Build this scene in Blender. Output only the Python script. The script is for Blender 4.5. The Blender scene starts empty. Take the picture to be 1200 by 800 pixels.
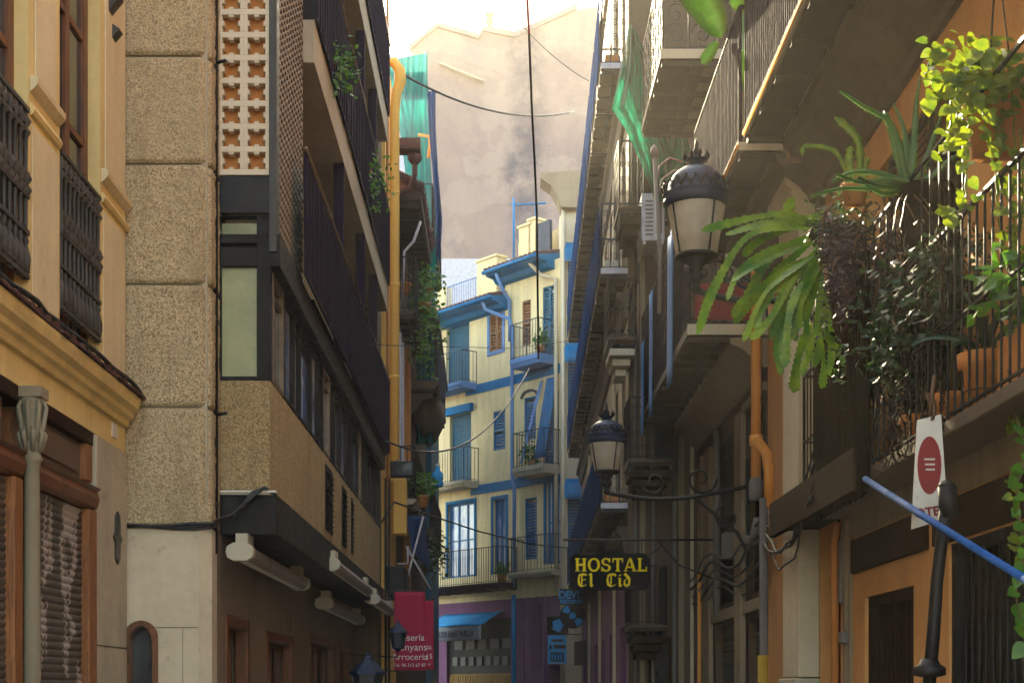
import bpy, bmesh, math, random
from mathutils import Vector, Matrix, noise
R = math.radians
random.seed(7)
S = bpy.context.scene
COL = S.collection
# ---------- camera model: eye 1.6 m up, street runs along +Y ----------
F, CX, HY, CZ = 1700.0, 585.0, 808.0, 1.6
def P(px, py, Y): return Vector(((px-CX)/F*Y, Y, CZ+(HY-py)/F*Y))
def YX(px, x): return x*F/(px-CX)
def ZX(px, py, x): return CZ+(HY-py)/(px-CX)*x
# ---------- object helpers ----------
def tag(o, label=None, cat=None, group=None, kind=None):
    if label: o['label'] = label
    if cat: o['category'] = cat
    if group: o['group'] = group
    if kind: o['kind'] = kind
    return o
def thing(name, loc, label, cat, group=None):
    o = bpy.data.objects.new(name, None); COL.objects.link(o)
    o.location = loc; o.empty_display_size = .1
    return tag(o, label, cat, group)
def wloc(o):
    v = Vector((0,0,0))
    while o: v += o.location; o = o.parent
    return v
class MB:
    """mesh builder; M maps facade coordinates (u, w, z) to the world"""
    def __init__(s, M=None): s.v=[]; s.f=[]; s.sm=[]; s.M=M or Matrix()
    def add(s, vs, fs, sm=False):
        b=len(s.v); M=s.M
        s.v += [M@Vector(p) for p in vs]
        s.f += [tuple(i+b for i in f) for f in fs]; s.sm += [sm]*len(fs)
    def box(s, x0,x1,y0,y1,z0,z1):
        s.add([(x0,y0,z0),(x1,y0,z0),(x1,y1,z0),(x0,y1,z0),(x0,y0,z1),(x1,y0,z1),(x1,y1,z1),(x0,y1,z1)],
              [(0,3,2,1),(4,5,6,7),(0,1,5,4),(1,2,6,5),(2,3,7,6),(3,0,4,7)])
    def obox(s, c, size, rot):
        m = Matrix.Translation(c)@rot.to_4x4(); x,y,z=[k/2 for k in size]
        vs=[m@Vector(q) for q in [(-x,-y,-z),(x,-y,-z),(x,y,-z),(-x,y,-z),(-x,-y,z),(x,-y,z),(x,y,z),(-x,y,z)]]
        s.add(vs,[(0,3,2,1),(4,5,6,7),(0,1,5,4),(1,2,6,5),(2,3,7,6),(3,0,4,7)])
    def poly(s, pts): s.add(pts,[tuple(range(len(pts)))])
    def ext(s, prof, axis, a, b):
        """extrude a closed 2d profile along axis 'u' (profile in w,z), 'w' (u,z) or 'z' (u,w)"""
        def q(p,t): return {'u':(t,p[0],p[1]),'w':(p[0],t,p[1]),'z':(p[0],p[1],t)}[axis]
        n=len(prof); vs=[q(p,a) for p in prof]+[q(p,b) for p in prof]
        s.add(vs,[tuple(range(n)),tuple(range(2*n-1,n-1,-1))]+[(i,(i+1)%n,n+(i+1)%n,n+i) for i in range(n)])
    def bar(s, a, b, t=.012, t2=None):
        a=Vector(a); b=Vector(b); d=b-a; L=d.length
        if L<1e-6: return
        s.obox((a+b)/2,(t,t2 or t,L),d.to_track_quat('Z','Y').to_matrix())
    def tube(s, pts, r, n=8, cap=True, sm=True):
        pts=[Vector(p) for p in pts]; m=len(pts)
        if m<2: return
        rr=r if isinstance(r,(list,tuple)) else [r]*m
        vs=[]; up=None
        for i,p in enumerate(pts):
            d=(pts[min(i+1,m-1)]-pts[max(i-1,0)])
            d = d.normalized() if d.length>1e-9 else Vector((0,0,1))
            if up is None: up=d.orthogonal().normalized()
            up=(up-d*up.dot(d)); up = up.normalized() if up.length>1e-6 else d.orthogonal().normalized()
            s2=d.cross(up)
            for k in range(n):
                a=2*math.pi*k/n; vs.append(p+(up*math.cos(a)+s2*math.sin(a))*rr[i])
        fs=[(i*n+k,i*n+(k+1)%n,(i+1)*n+(k+1)%n,(i+1)*n+k) for i in range(m-1) for k in range(n)]
        if cap: fs+=[tuple(range(n-1,-1,-1)),tuple((m-1)*n+k for k in range(n))]
        s.add(vs,fs,sm)
    def lathe(s, c, prof, n=12, sm=True, sx=1, sy=1, rot=0):
        vs=[]; c=Vector(c)
        for r,z in prof:
            for k in range(n):
                a=2*math.pi*k/n+rot; vs.append((c.x+math.cos(a)*r*sx,c.y+math.sin(a)*r*sy,c.z+z))
        m=len(prof)
        fs=[(i*n+k,i*n+(k+1)%n,(i+1)*n+(k+1)%n,(i+1)*n+k) for i in range(m-1) for k in range(n)]
        fs+=[tuple(range(n-1,-1,-1)),tuple((m-1)*n+k for k in range(n))]
        s.add(vs,fs,sm)
    def sheet(s, fn, nu, nv, sm=True):
        vs=[fn(i/nu,j/nv) for j in range(nv+1) for i in range(nu+1)]
        s.add(vs,[(j*(nu+1)+i,j*(nu+1)+i+1,(j+1)*(nu+1)+i+1,(j+1)*(nu+1)+i) for j in range(nv) for i in range(nu)],sm)
    def build(s, name, mat, parent=None, bev=0, origin=None, label=None, solid=0, recalc=True):
        me=bpy.data.meshes.new(name)
        o=bpy.data.objects.new(name,me); COL.objects.link(o)
        if parent is not None:
            o.parent=parent; off=wloc(parent)
        else:
            off=Vector(origin) if origin is not None else Vector((0,0,0)); o.location=off
        me.from_pydata([v-off for v in s.v],[],s.f)
        me.polygons.foreach_set('use_smooth',s.sm)
        if recalc:
            bm=bmesh.new(); bm.from_mesh(me); bmesh.ops.recalc_face_normals(bm,faces=bm.faces); bm.to_mesh(me); bm.free()
        me.update()
        if mat: me.materials.append(mat)
        if bev:
            b=o.modifiers.new('bevel','BEVEL'); b.width=bev; b.segments=2; b.limit_method='ANGLE'; b.angle_limit=R(40)
        if solid:
            b=o.modifiers.new('solid','SOLIDIFY'); b.thickness=solid; b.offset=0
        if label: o['label']=label
        return o
def join(o, mb, mat):
    """add more geometry with a second material to an existing mesh object"""
    off=wloc(o); me=o.data; bm=bmesh.new(); bm.from_mesh(me); me.materials.append(mat); k=len(me.materials)-1
    vs=[bm.verts.new(v-off) for v in mb.v]; nf=[]
    for f,sm in zip(mb.f,mb.sm):
        q=bm.faces.new([vs[i] for i in f]); q.material_index=k; q.smooth=sm; nf.append(q)
    bmesh.ops.recalc_face_normals(bm,faces=nf); bm.to_mesh(me); bm.free()
def LEFT(x): return Matrix(((0,-1,0,x),(1,0,0,0),(0,0,1,0),(0,0,0,1)))     # w goes away from the street
def RIGHT(x): return Matrix(((0,1,0,x),(1,0,0,0),(0,0,1,0),(0,0,0,1)))
def FRONT(Y): return Matrix(((1,0,0,0),(0,1,0,Y),(0,0,1,0),(0,0,0,1)))
def copy_tree(o, loc, label=None, parent=None):
    c=o.copy(); COL.objects.link(c); c.location=loc
    if parent: c.parent=parent
    if label: c['label']=label
    for ch in o.children: copy_tree(ch, ch.location.copy(), None, c)
    return c
# ---------- materials ----------
class NT:
    def __init__(s, name):
        s.m=bpy.data.materials.new(name); s.m.use_nodes=True; s.t=s.m.node_tree; s.n=s.t.nodes; s.b=s.n['Principled BSDF']
        tc=s.n.new('ShaderNodeTexCoord'); s.co=tc.outputs['Object']
    def node(s, ty, ins={}, **kw):
        x=s.n.new(ty)
        for k,v in kw.items(): setattr(x,k,v)
        for k,v in ins.items(): s.set(x.inputs[k],v)
        return x
    def set(s, sock, v):
        if isinstance(v,bpy.types.NodeSocket): s.t.links.new(v,sock)
        else: sock.default_value=v
    def map(s, scale=(1,1,1), rot=(0,0,0)): return s.node('ShaderNodeMapping',{'Vector':s.co,'Scale':scale,'Rotation':rot}).outputs[0]
    def noise(s, sc, det=6, rough=.6, vec=None, dist=0): return s.node('ShaderNodeTexNoise',{'Vector':vec or s.co,'Scale':sc,'Detail':det,'Roughness':rough,'Distortion':dist}).outputs[0]
    def vor(s, sc, vec=None, feat='F1'): return s.node('ShaderNodeTexVoronoi',{'Vector':vec or s.co,'Scale':sc},feature=feat).outputs[0]
    def ramp(s, fac, stops):
        r=s.node('ShaderNodeValToRGB',{'Fac':fac}); e=r.color_ramp.elements
        while len(e)<len(stops): e.new(.5)
        for k,(p,c) in zip(e,stops): k.position=p; k.color=c if len(c)==4 else (*c,1)
        return r.outputs[0]
    def mix(s, fac, a, b, mode='MIX'):
        x=s.node('ShaderNodeMix',data_type='RGBA',blend_type=mode)
        s.set(x.inputs[0],fac)
        for i,c in ((6,a),(7,b)):
            if isinstance(c,tuple) and len(c)==3: c=(*c,1)
            s.set(x.inputs[i],c)
        return x.outputs[2]
    def math(s, op, a, b=0):
        x=s.node('ShaderNodeMath',operation=op); s.set(x.inputs[0],a); s.set(x.inputs[1],b); return x.outputs[0]
    def bump(s, h, strength=.4, dist=.02):
        x=s.node('ShaderNodeBump',{'Height':h,'Strength':strength,'Distance':dist}); s.t.links.new(x.outputs[0],s.b.inputs['Normal']); return x
    def out(s, **kw):
        for k,v in kw.items():
            k={'color':'Base Color','rough':'Roughness','metal':'Metallic','spec':'Specular IOR Level','trans':'Transmission Weight','alpha':'Alpha','coat':'Coat Weight'}[k]
            if isinstance(v,tuple) and len(v)==3: v=(*v,1)
            s.set(s.b.inputs[k],v)
        return s.m
def dk(c,k): return tuple(x*k for x in c)
def plaster(name, c, stain=None, amt=.5, bump=.25, streak=.5, fine=60):
    n=NT(name); stain=stain or dk(c,.45)
    big=n.noise(1.1,8,.65); st=n.noise(2.2,6,.6,n.map((2.2,2.2,.25)))
    f=n.math('ADD',n.math('MULTIPLY',big,1-streak),n.math('MULTIPLY',st,streak))
    k=n.ramp(f,[(.42,(0,0,0)),(.66,(amt,amt,amt))])
    col=n.mix(k,c,stain)
    col=n.mix(n.ramp(n.noise(14,5,.7),[(.35,(.0,.0,.0)),(.75,(.35,.35,.35))]),col,dk(c,1.25))
    spots=n.ramp(n.noise(5,10,.75),[(.60,(0,0,0)),(.64,(amt*.6,)*3)])
    col=n.mix(spots,col,dk(stain,.8))
    n.bump(n.math('ADD',n.math('MULTIPLY',n.noise(fine,4,.6),.4),n.noise(7,8,.6)),bump,.02)
    return n.out(color=col,rough=.88,spec=.25)
def rock(name, c, d, sc=55, bump=.9, contrast=.5):
    n=NT(name)
    v=n.vor(sc*1.2); nz=n.noise(sc*.72,8,.72); big=n.noise(2.5,6,.6)
    h=n.math('ADD',n.math('MULTIPLY',v,-.6),nz)
    rnd=n.node('ShaderNodeObjectInfo').outputs['Random']; wet=n.noise(1.3,7,.7,n.map((3,3,.5)))
    col=n.mix(n.ramp(nz,[(.42,(1,1,1)),(.52,(0,0,0))]),c,d)
    col=n.mix(n.ramp(v,[(.25,(0,0,0)),(.7,(contrast,)*3)]),col,dk(d,.7))
    col=n.mix(n.ramp(big,[(.4,(0,0,0)),(.65,(.45,)*3)]),col,dk(c,.55))
    col=n.mix(n.math('MULTIPLY',n.ramp(wet,[(.5,(0,0,0)),(.66,(1,1,1))]),.42),col,dk(d,.9))
    col=n.mix(n.math('MULTIPLY',rnd,.28),col,dk(c,.62))
    n.bump(h,bump,.02)
    return n.out(color=col,rough=.92,spec=.2)
def metal(name, c, rough=.5, metallic=.0, dirt=None, spec=.5):
    n=NT(name); dirt=dirt or dk(c,.5)
    col=n.mix(n.ramp(n.noise(9,8,.7),[(.45,(0,0,0)),(.68,(.8,.8,.8))]),c,dirt)
    n.bump(n.noise(40,5,.7),.12,.01)
    return n.out(color=col,rough=n.ramp(n.noise(12,5),[(.3,(rough*.8,)*3),(.7,(min(1,rough*1.35),)*3)]),metal=metallic,spec=spec)
def wood(name, c, d=None, rough=.6, vert=True, spec=.3):
    n=NT(name); d=d or dk(c,.4)
    g=n.noise(9,8,.65,n.map((7,7,.5) if vert else (7,.5,7)),1.2)
    col=n.mix(n.ramp(g,[(.35,(0,0,0)),(.65,(1,1,1))]),c,d)
    col=n.mix(n.ramp(n.noise(3,6),[(.5,(0,0,0)),(.7,(.5,)*3)]),col,dk(d,.6))
    n.bump(g,.3,.01); return n.out(color=col,rough=rough,spec=spec)
def glass(name, c=(.02,.025,.03), rough=.06, vary=.5, tint2=None):
    n=NT(name); col=n.mix(n.ramp(n.noise(1.4,4,.5,n.map((1,1,.5)),.6),[(.42,(0,0,0)),(.62,(1,1,1))]),c,tint2 or dk(c,2.2))
    n.bump(n.noise(1.7,2),.06,.05)
    return n.out(color=col,rough=n.ramp(n.noise(5,6),[(.4,(rough,)*3),(.8,(rough*3,)*3)]),spec=1.0)
def leafm(name, c, c2, tr=.5, sc=7, veins=True):
    n=NT(name)
    col=n.mix(n.ramp(n.noise(sc,4,.6),[(.35,(0,0,0)),(.65,(1,1,1))]),c,c2)
    col=n.mix(n.ramp(n.noise(sc*3.7,3,.6),[(.5,(0,0,0)),(.72,(.55,)*3)]),col,dk(c2,.55))
    n.bump(n.noise(60,3),.2,.005)
    n.out(color=col,rough=.42,spec=.45)
    t=n.node('ShaderNodeBsdfTranslucent',{'Color':n.mix(1.0,col,(1.2,1.2,.45),'MULTIPLY')})
    m=n.node('ShaderNodeMixShader',{0:tr}); o=n.n['Material Output']
    n.t.links.new(n.b.outputs[0],m.inputs[1]); n.t.links.new(t.outputs[0],m.inputs[2]); n.t.links.new(m.outputs[0],o.inputs[0])
    return n.m
def net(name, c, alpha=.75, c2=None):
    n=NT(name)
    st=n.noise(1.5,5,.6,n.map((9,9,.5)))
    col=n.mix(n.ramp(st,[(.35,(0,0,0)),(.65,(1,1,1))]),c,c2 or dk(c,.35))
    n.out(color=col,rough=.7,spec=.2)
    t=n.node('ShaderNodeBsdfTranslucent',{'Color':col}); m=n.node('ShaderNodeMixShader',{0:.45})
    tp=n.node('ShaderNodeBsdfTransparent'); a=n.ramp(n.noise(2.5,6,.6,n.map((5,5,.7))),[(.3,(1-alpha+.18,)*3),(.7,(1-alpha,)*3)])
    m2=n.node('ShaderNodeMixShader',{0:a}); o=n.n['Material Output']
    n.t.links.new(n.b.outputs[0],m.inputs[1]); n.t.links.new(t.outputs[0],m.inputs[2])
    n.t.links.new(m.outputs[0],m2.inputs[1]); n.t.links.new(tp.outputs[0],m2.inputs[2]); n.t.links.new(m2.outputs[0],o.inputs[0])
    return n.m
def tilem(name,c,d):
    n=NT(name); b=n.node('ShaderNodeTexBrick',{'Vector':n.map((1,1,1)),'Scale':4,'Color1':(*c,1),'Color2':(*dk(c,.75),1),'Mortar':(*d,1),'Mortar Size':.02})
    col=n.mix(n.ramp(n.noise(2,8,.7),[(.4,(0,0,0)),(.7,(.6,)*3)]),b.outputs[0],dk(c,.4)); n.bump(n.noise(30,5),.3,.01)
    return n.out(color=col,rough=.85)
def bands(name, c, d, amt=.8):
    """weathered roller shutter with flaking painted marks"""
    n=NT(name)
    g=n.ramp(n.noise(1.3,2,.5,n.map((2.2,2.2,1.2)),.9),[(.55,(0,0,0)),(.57,(amt,)*3),(.63,(amt,)*3),(.66,(0,0,0))])
    col=n.mix(n.ramp(n.noise(6,8,.7),[(.4,(0,0,0)),(.7,(1,1,1))]),c,dk(c,.5))
    col=n.mix(g,col,d)
    n.bump(n.noise(30,5),.2,.01); return n.out(color=col,rough=.55,spec=.4)
M={}
M['yellow']=plaster('ochre_plaster',(.64,.49,.22),(.30,.20,.08),.5,.15)
M['cream']=plaster('cream_plaster',(.60,.50,.31),(.33,.25,.14),.45,.15)
M['stone']=rock('rusticated_stone',(.84,.66,.40),(.27,.185,.10),76,1.0,.4)
M['gran']=rock('pebbledash',(.66,.48,.25),(.22,.14,.06),60,1.0,.6)
M['lime']=plaster('limestone',(.55,.46,.33),(.30,.24,.16),.5,.15,.3)
M['pier']=plaster('worn_pier_stone',(.42,.37,.27),(.17,.16,.13),.7,.3,.3)
M['concrete']=plaster('concrete',(.40,.34,.24),(.20,.16,.11),.6,.25)
M['lattice']=plaster('lattice_block',(.58,.50,.38),(.38,.32,.24),.3,.2)
M['terra']=plaster('terracotta',(.50,.20,.06),(.20,.08,.04),.5,.2,.4)
M['pebble']=rock('speckled_tile',(.50,.45,.38),(.24,.20,.17),120,.4,.5)
M['orange']=plaster('orange_plaster',(.60,.30,.11),(.33,.16,.07),.55,.2,.6)
M['brown']=plaster('shade_brown_plaster',(.115,.075,.048),(.05,.033,.025),.6,.3,.6)  # darkened so the street shade sits in the wall colour
M['beige']=plaster('beige_plaster',(.27,.20,.13),(.12,.085,.055),.6,.25,.6)
M['duct']=plaster('yellow_duct_paint',(.80,.47,.12),(.55,.30,.08),.35,.08,.7)
M['farwall']=plaster('pale_yellow_plaster',(.76,.60,.33),(.42,.31,.19),.65,.15,.7)
M['gable']=None
M['pink']=plaster('mauve_plaster_and_shade',(.19,.075,.155),(.07,.04,.08),.6,.2)
M['blue']=plaster('blue_paint',(.003,.145,.34),(.006,.06,.14),.6,.06)
M['bluewood']=wood('blue_painted_wood',(.003,.15,.35),(.004,.06,.16))
M['teal']=wood('teal_roller',(.01,.12,.20),(.005,.06,.11))
M['navy']=metal('navy_iron',(.008,.018,.05),.45,0,None,.35)
M['black']=metal('black_iron',(.008,.007,.008),.5,0,(.022,.014,.01),.3)
M['grey']=metal('grey_iron',(.045,.043,.04),.5,0,(.03,.022,.016),.35)
M['purple']=metal('dark_purple_sheet',(.016,.009,.026),.9,0,(.010,.007,.010),.04)
M['column']=plaster('green_grey_iron',(.22,.185,.125),(.10,.08,.05),.6,.1)
M['dark']=metal('dark_frame',(.010,.008,.007),.6,0,None,.25)
M['tan']=metal('bronze_frame',(.16,.10,.055),.4,.3)
M['wood']=wood('chestnut_wood',(.20,.072,.028),(.08,.03,.012),.45)
M['owood']=wood('orange_worn_wood',(.32,.125,.04),(.13,.05,.02))
M['dwood']=wood('dark_old_wood',(.05,.027,.015),(.016,.010,.007),.9,True,.05)
M['joist']=wood('soffit_boards',(.06,.042,.032),(.035,.025,.02),.8,False)
M['glass']=glass('window_glass')
M['bglass']=glass('glass_painted_reflections',(.10,.16,.36),.05,.5,(.50,.54,.64))  # pale blue base colour paints in the reflections seen on the panes
M['frost']=None
M['roller']=bands('roller_slats',(.085,.07,.058),(.42,.37,.34))
M['roller2']=bands('dark_roller_slats',(.05,.04,.035),(.10,.08,.09),.4)
M['white']=plaster('white_enamel',(.62,.58,.50),(.35,.30,.22),.4,.05)
M['acw']=metal('air_conditioner_enamel',(.50,.46,.50),.45,0,(.32,.28,.30))
M['lamp']=None
M['pvc']=plaster('orange_pvc',(.72,.30,.07),(.42,.16,.04),.4,.06)
M['ggrey']=plaster('grey_pipe',(.18,.16,.15),(.08,.07,.06),.6,.1)
M['rooftile']=rock('roof_tile',(.16,.07,.06),(.05,.035,.04),20,.5)
M['btile']=rock('blue_edged_tile',(.05,.10,.22),(.03,.05,.09),20,.4)
M['greennet']=net('green_net',(.0,.20,.115),1.0,(.0,.05,.032))
M['tealnet']=net('teal_net',(.0,.22,.19),.96,(.0,.10,.11))
M['tarp']=plaster('blue_tarp',(.010,.035,.11),(.006,.015,.04),.6,.4)
M['shadeslab']=plaster('shade_toned_slab',(.11,.08,.055),(.05,.035,.03),.6,.25)  # dark tone puts the shade under the balconies into the slab colour
M['clothb']=plaster('faded_blue_cloth',(.11,.22,.44),(.06,.12,.26),.4,.15)
M['reed']=wood('reed_blind',(.022,.013,.008),(.008,.006,.004),1,True,.0)
M['screen']=wood('navy_rail_screen',(.008,.045,.15),(.004,.02,.07),1,True,.0)
M['leafy']=leafm('leaf_green',(.10,.24,.03),(.045,.13,.02),.45)
M['cactus']=leafm('cactus_green',(.27,.36,.03),(.07,.18,.022),.35,4)
M['aloe']=leafm('aloe_green',(.05,.13,.045),(.10,.20,.05),.2,5)
M['pothos']=leafm('pothos_leaf',(.20,.23,.028),(.06,.12,.018),.42,11)
M['banana']=leafm('banana_leaf',(.13,.25,.015),(.07,.17,.015),.55,3)
M['purpleleaf']=leafm('purple_leaf',(.07,.025,.075),(.03,.03,.035),.3,12)
M['dryleaf']=leafm('dry_leaf',(.17,.08,.035),(.08,.04,.02),.3,12)
M['darkleaf']=leafm('dark_leaf',(.03,.07,.025),(.02,.04,.02),.35)
M['stem']=wood('stem',(.16,.12,.05),(.08,.06,.03))
M['red']=plaster('crimson_banner',(.42,.015,.06),(.25,.01,.04),.3,.05)
M['wtext']=plaster('white_lettering',(.75,.70,.66),(.6,.55,.5),.2,.02)
M['ytext']=plaster('yellow_lettering',(.90,.65,.02),(.55,.35,.03),.3,.02)
M['signblk']=metal('sign_black',(.007,.006,.010),.7,0,None,.1)
M['bsign']=plaster('blue_sign_paint',(.03,.30,.62),(.02,.15,.35),.4,.05)
M['canvas']=plaster('grey_canvas',(.30,.32,.36),(.16,.17,.2),.4,.1)
M['dtext']=plaster('dark_lettering',(.04,.04,.06),(.02,.02,.03),.2,.02)
M['paper']=plaster('white_board',(.58,.52,.46),(.40,.34,.28),.4,.05)
M['burg']=plaster('burgundy_print',(.22,.03,.03),(.14,.02,.02),.3,.02)
M['cable']=metal('black_cable',(.012,.012,.014),.5)
M['bpole']=metal('blue_pole',(.02,.09,.30),.75,0,None,.12)
M['dimwall']=plaster('shaded_lime_wall',(.22,.165,.115),(.10,.075,.055),.6,.2)  # darker copy of the limestone, canopy shade put into its colour
M['endcap']=plaster('aged_cream_plastic',(.46,.41,.31),(.26,.22,.16),.5,.05)
M['housing']=plaster('lamp_housing',(.26,.22,.20),(.14,.11,.10),.5,.05)
M['sleeve']=plaster('yellow_sleeve',(.42,.27,.04),(.2,.12,.03),.6,.1)
M['brick']=tilem('red_brick',(.40,.12,.06),(.30,.25,.2))
M['gold']=wood('yellow_wood_panel',(.45,.25,.06),(.2,.1,.03))
M['redcloth']=plaster('red_fabric',(.25,.03,.03),(.08,.01,.02),.6,.1)
def _gable():
    n=NT('weathered_gable_render')
    c=(.31,.21,.17); st=n.noise(.16,10,.72,n.map((1.2,1,.7)),.8); v=n.noise(.5,8,.7,n.map((1.3,1,.3)),.6)
    f=n.math('ADD',n.math('MULTIPLY',st,.8),n.math('MULTIPLY',v,.2))
    col=n.mix(n.ramp(f,[(.44,(0,0,0)),(.62,(.75,)*3)]),c,(.17,.12,.135))
    col=n.mix(n.ramp(n.noise(.5,10,.75),[(.5,(0,0,0)),(.62,(.6,)*3)]),col,(.37,.25,.195))
    col=n.mix(n.ramp(n.noise(1.3,10,.8),[(.60,(0,0,0)),(.66,(.7,)*3)]),col,(.13,.09,.10))
    col=n.mix(n.ramp(n.noise(.22,6,.55,n.map((1,1,1.6)),.3),[(.52,(0,0,0)),(.53,(.22,)*3)]),col,(.44,.33,.26))
    x=n.node('ShaderNodeSeparateXYZ',{0:n.co}).outputs[0]
    wob=n.math('ADD',n.math('MULTIPLY',x,.1),n.math('MULTIPLY',n.noise(.35,8,.7),.35))
    band=n.ramp(wob,[(.30,(0,0,0)),(.37,(.9,.9,.9)),(.43,(.9,.9,.9)),(.52,(0,0,0))])
    col=n.mix(n.math('MULTIPLY',band,n.ramp(n.noise(.6,9,.75),[(.36,(0,0,0)),(.56,(1,1,1))])),col,(.09,.07,.085))
    n.bump(n.noise(2.2,9,.7),.3,.04); return n.out(color=col,rough=.95,spec=.1)
M['gable']=_gable()
def _frost():
    n=NT('frosted_greenish_glass')
    col=n.mix(n.ramp(n.noise(1.6,7,.6),[(.35,(0,0,0)),(.7,(1,1,1))]),(.36,.36,.18),(.17,.19,.10))
    n.bump(n.noise(9,5),.05,.01); return n.out(color=col,rough=.25,spec=.5)
M['frost']=_frost()
def _lamp():
    n=NT('milky_lamp_glass'); col=n.mix(n.ramp(n.noise(3.5,5,.6),[(.35,(0,0,0)),(.7,(1,1,1))]),(.80,.72,.60),(.5,.42,.33))
    n.out(color=col,rough=.35,spec=.5)
    t=n.node('ShaderNodeBsdfTranslucent',{'Color':col}); m=n.node('ShaderNodeMixShader',{0:.7}); o=n.n['Material Output']
    n.t.links.new(n.b.outputs[0],m.inputs[1]); n.t.links.new(t.outputs[0],m.inputs[2]); n.t.links.new(m.outputs[0],o.inputs[0]); return n.m
M['lamp']=_lamp()
def _road():
    n=NT('stone_paving'); b=n.node('ShaderNodeTexBrick',{'Vector':n.co,'Scale':2.2,'Color1':(.20,.18,.16,1),'Color2':(.14,.13,.12,1),'Mortar':(.07,.06,.055,1),'Mortar Size':.012})
    col=n.mix(n.ramp(n.noise(1.2,8,.7),[(.4,(0,0,0)),(.7,(.6,)*3)]),b.outputs[0],(.07,.06,.06)); n.bump(n.math('ADD',b.outputs[1],n.noise(30,4)),.3,.01)
    return n.out(color=col,rough=.7)
M['paving']=_road()
M['ground']=plaster('ground_dirt',(.16,.14,.12),(.08,.07,.06),.6,.3)
# ---------- facade components (all in u along facade, w into the wall, z up) ----------
def wall(mb, u0,u1,z0,z1, holes=(), th=.3, w0=0):
    us=sorted({u0,u1,*[max(u0,min(u1,h[i])) for h in holes for i in (0,1)]})
    zs=sorted({z0,z1,*[max(z0,min(z1,h[i])) for h in holes for i in (2,3)]})
    for a,b in zip(us,us[1:]):
        run=None
        for c,d in zip(zs,zs[1:]):
            m=((a+b)/2,(c+d)/2)
            hole=any(h[0]<m[0]<h[1] and h[2]<m[1]<h[3] for h in holes)
            if hole:
                if run: mb.box(a,b,w0,w0+th,run[0],run[1]); run=None
            else: run=(run[0],d) if run else (c,d)
        if run: mb.box(a,b,w0,w0+th,run[0],run[1])
def window(par, Mx, u0,u1,z0,z1, inset=.1, fr='wood', gl='glass', nx=2, nz=3, ft=.06, name='window', label=None):
    m=MB(Mx); d=inset
    m.box(u0,u0+ft,d,d+.06,z0,z1); m.box(u1-ft,u1,d,d+.06,z0,z1)
    m.box(u0+ft,u1-ft,d,d+.06,z1-ft,z1); m.box(u0+ft,u1-ft,d,d+.06,z0,z0+ft)
    for i in range(1,nx):
        c=u0+(u1-u0)*i/nx; m.box(c-ft*.5,c+ft*.5,d+.003,d+.055,z0+ft,z1-ft)
    for j in range(1,nz):
        c=z0+(z1-z0)*j/nz
        for i in range(nx):
            a=u0+ft+.001 if i==0 else u0+(u1-u0)*i/nx+ft*.5+.001; b=u1-ft-.001 if i==nx-1 else u0+(u1-u0)*(i+1)/nx-ft*.5-.001
            m.box(a,b,d+.008,d+.05,c-ft*.3,c+ft*.3)
    o=m.build(name,M[fr],par,.004,label=label)
    g=MB(Mx); g.box(u0+ft*.5,u1-ft*.5,d+.03,d+.036,z0+ft*.5,z1-ft*.5); g.build('pane',M[gl],o)
    return o
def shutters(par, Mx, u0,u1,z0,z1, w=-.02, mat='bluewood', leaves=2, slat=.07, name='shutter', label=None, th=.04, parts=True):
    o=None
    for i in range(leaves):
        a=u0+(u1-u0)*i/leaves+.004; b=u0+(u1-u0)*(i+1)/leaves-.004; m=MB(Mx); e=.05
        m.box(a,a+e,w,w+th,z0,z1); m.box(b-e,b,w,w+th,z0,z1)
        for c in (z0,(z0+z1)/2-e/2,z1-e): m.box(a+e,b-e,w,w+th,c,c+e)
        k=z0+e+slat*.5
        while k<z1-e-slat*.3:
            if abs(k-(z0+z1)/2)>e*.9:
                m.add([(a+e,w+.004,k-slat*.42),(b-e,w+.004,k-slat*.42),(b-e,w+th-.006,k+slat*.32),(a+e,w+th-.006,k+slat*.32),
                       (a+e,w+.012,k-slat*.42),(b-e,w+.012,k-slat*.42),(b-e,w+th+.002,k+slat*.32),(a+e,w+th+.002,k+slat*.32)],
                      [(0,1,2,3),(7,6,5,4),(0,4,5,1),(3,2,6,7),(0,3,7,4),(1,5,6,2)])
            k+=slat
        o=m.build(name,M[mat],par,label=label)
    return o
def roller(par, Mx, u0,u1,z0,z1, w=.1, mat='roller', pitch=.085, label=None, name='roller_shutter'):
    m=MB(Mx); prof=[]; n=int((z1-z0)/pitch); 
    for k in range(n+1):
        z=z0+k*(z1-z0)/(n+1)
        for a,b in ((0,0),(.25,-.009),(.5,-.012),(.75,-.009),(.92,0)): prof.append((w+b,z+a*pitch))
    prof=[p for p in prof if p[1]<=z1]
    prof=prof+[(w+.03,z1),(w+.03,z0)]
    m.ext(prof,'u',u0,u1)
    return m.build(name,M[mat],par,label=label)
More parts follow.
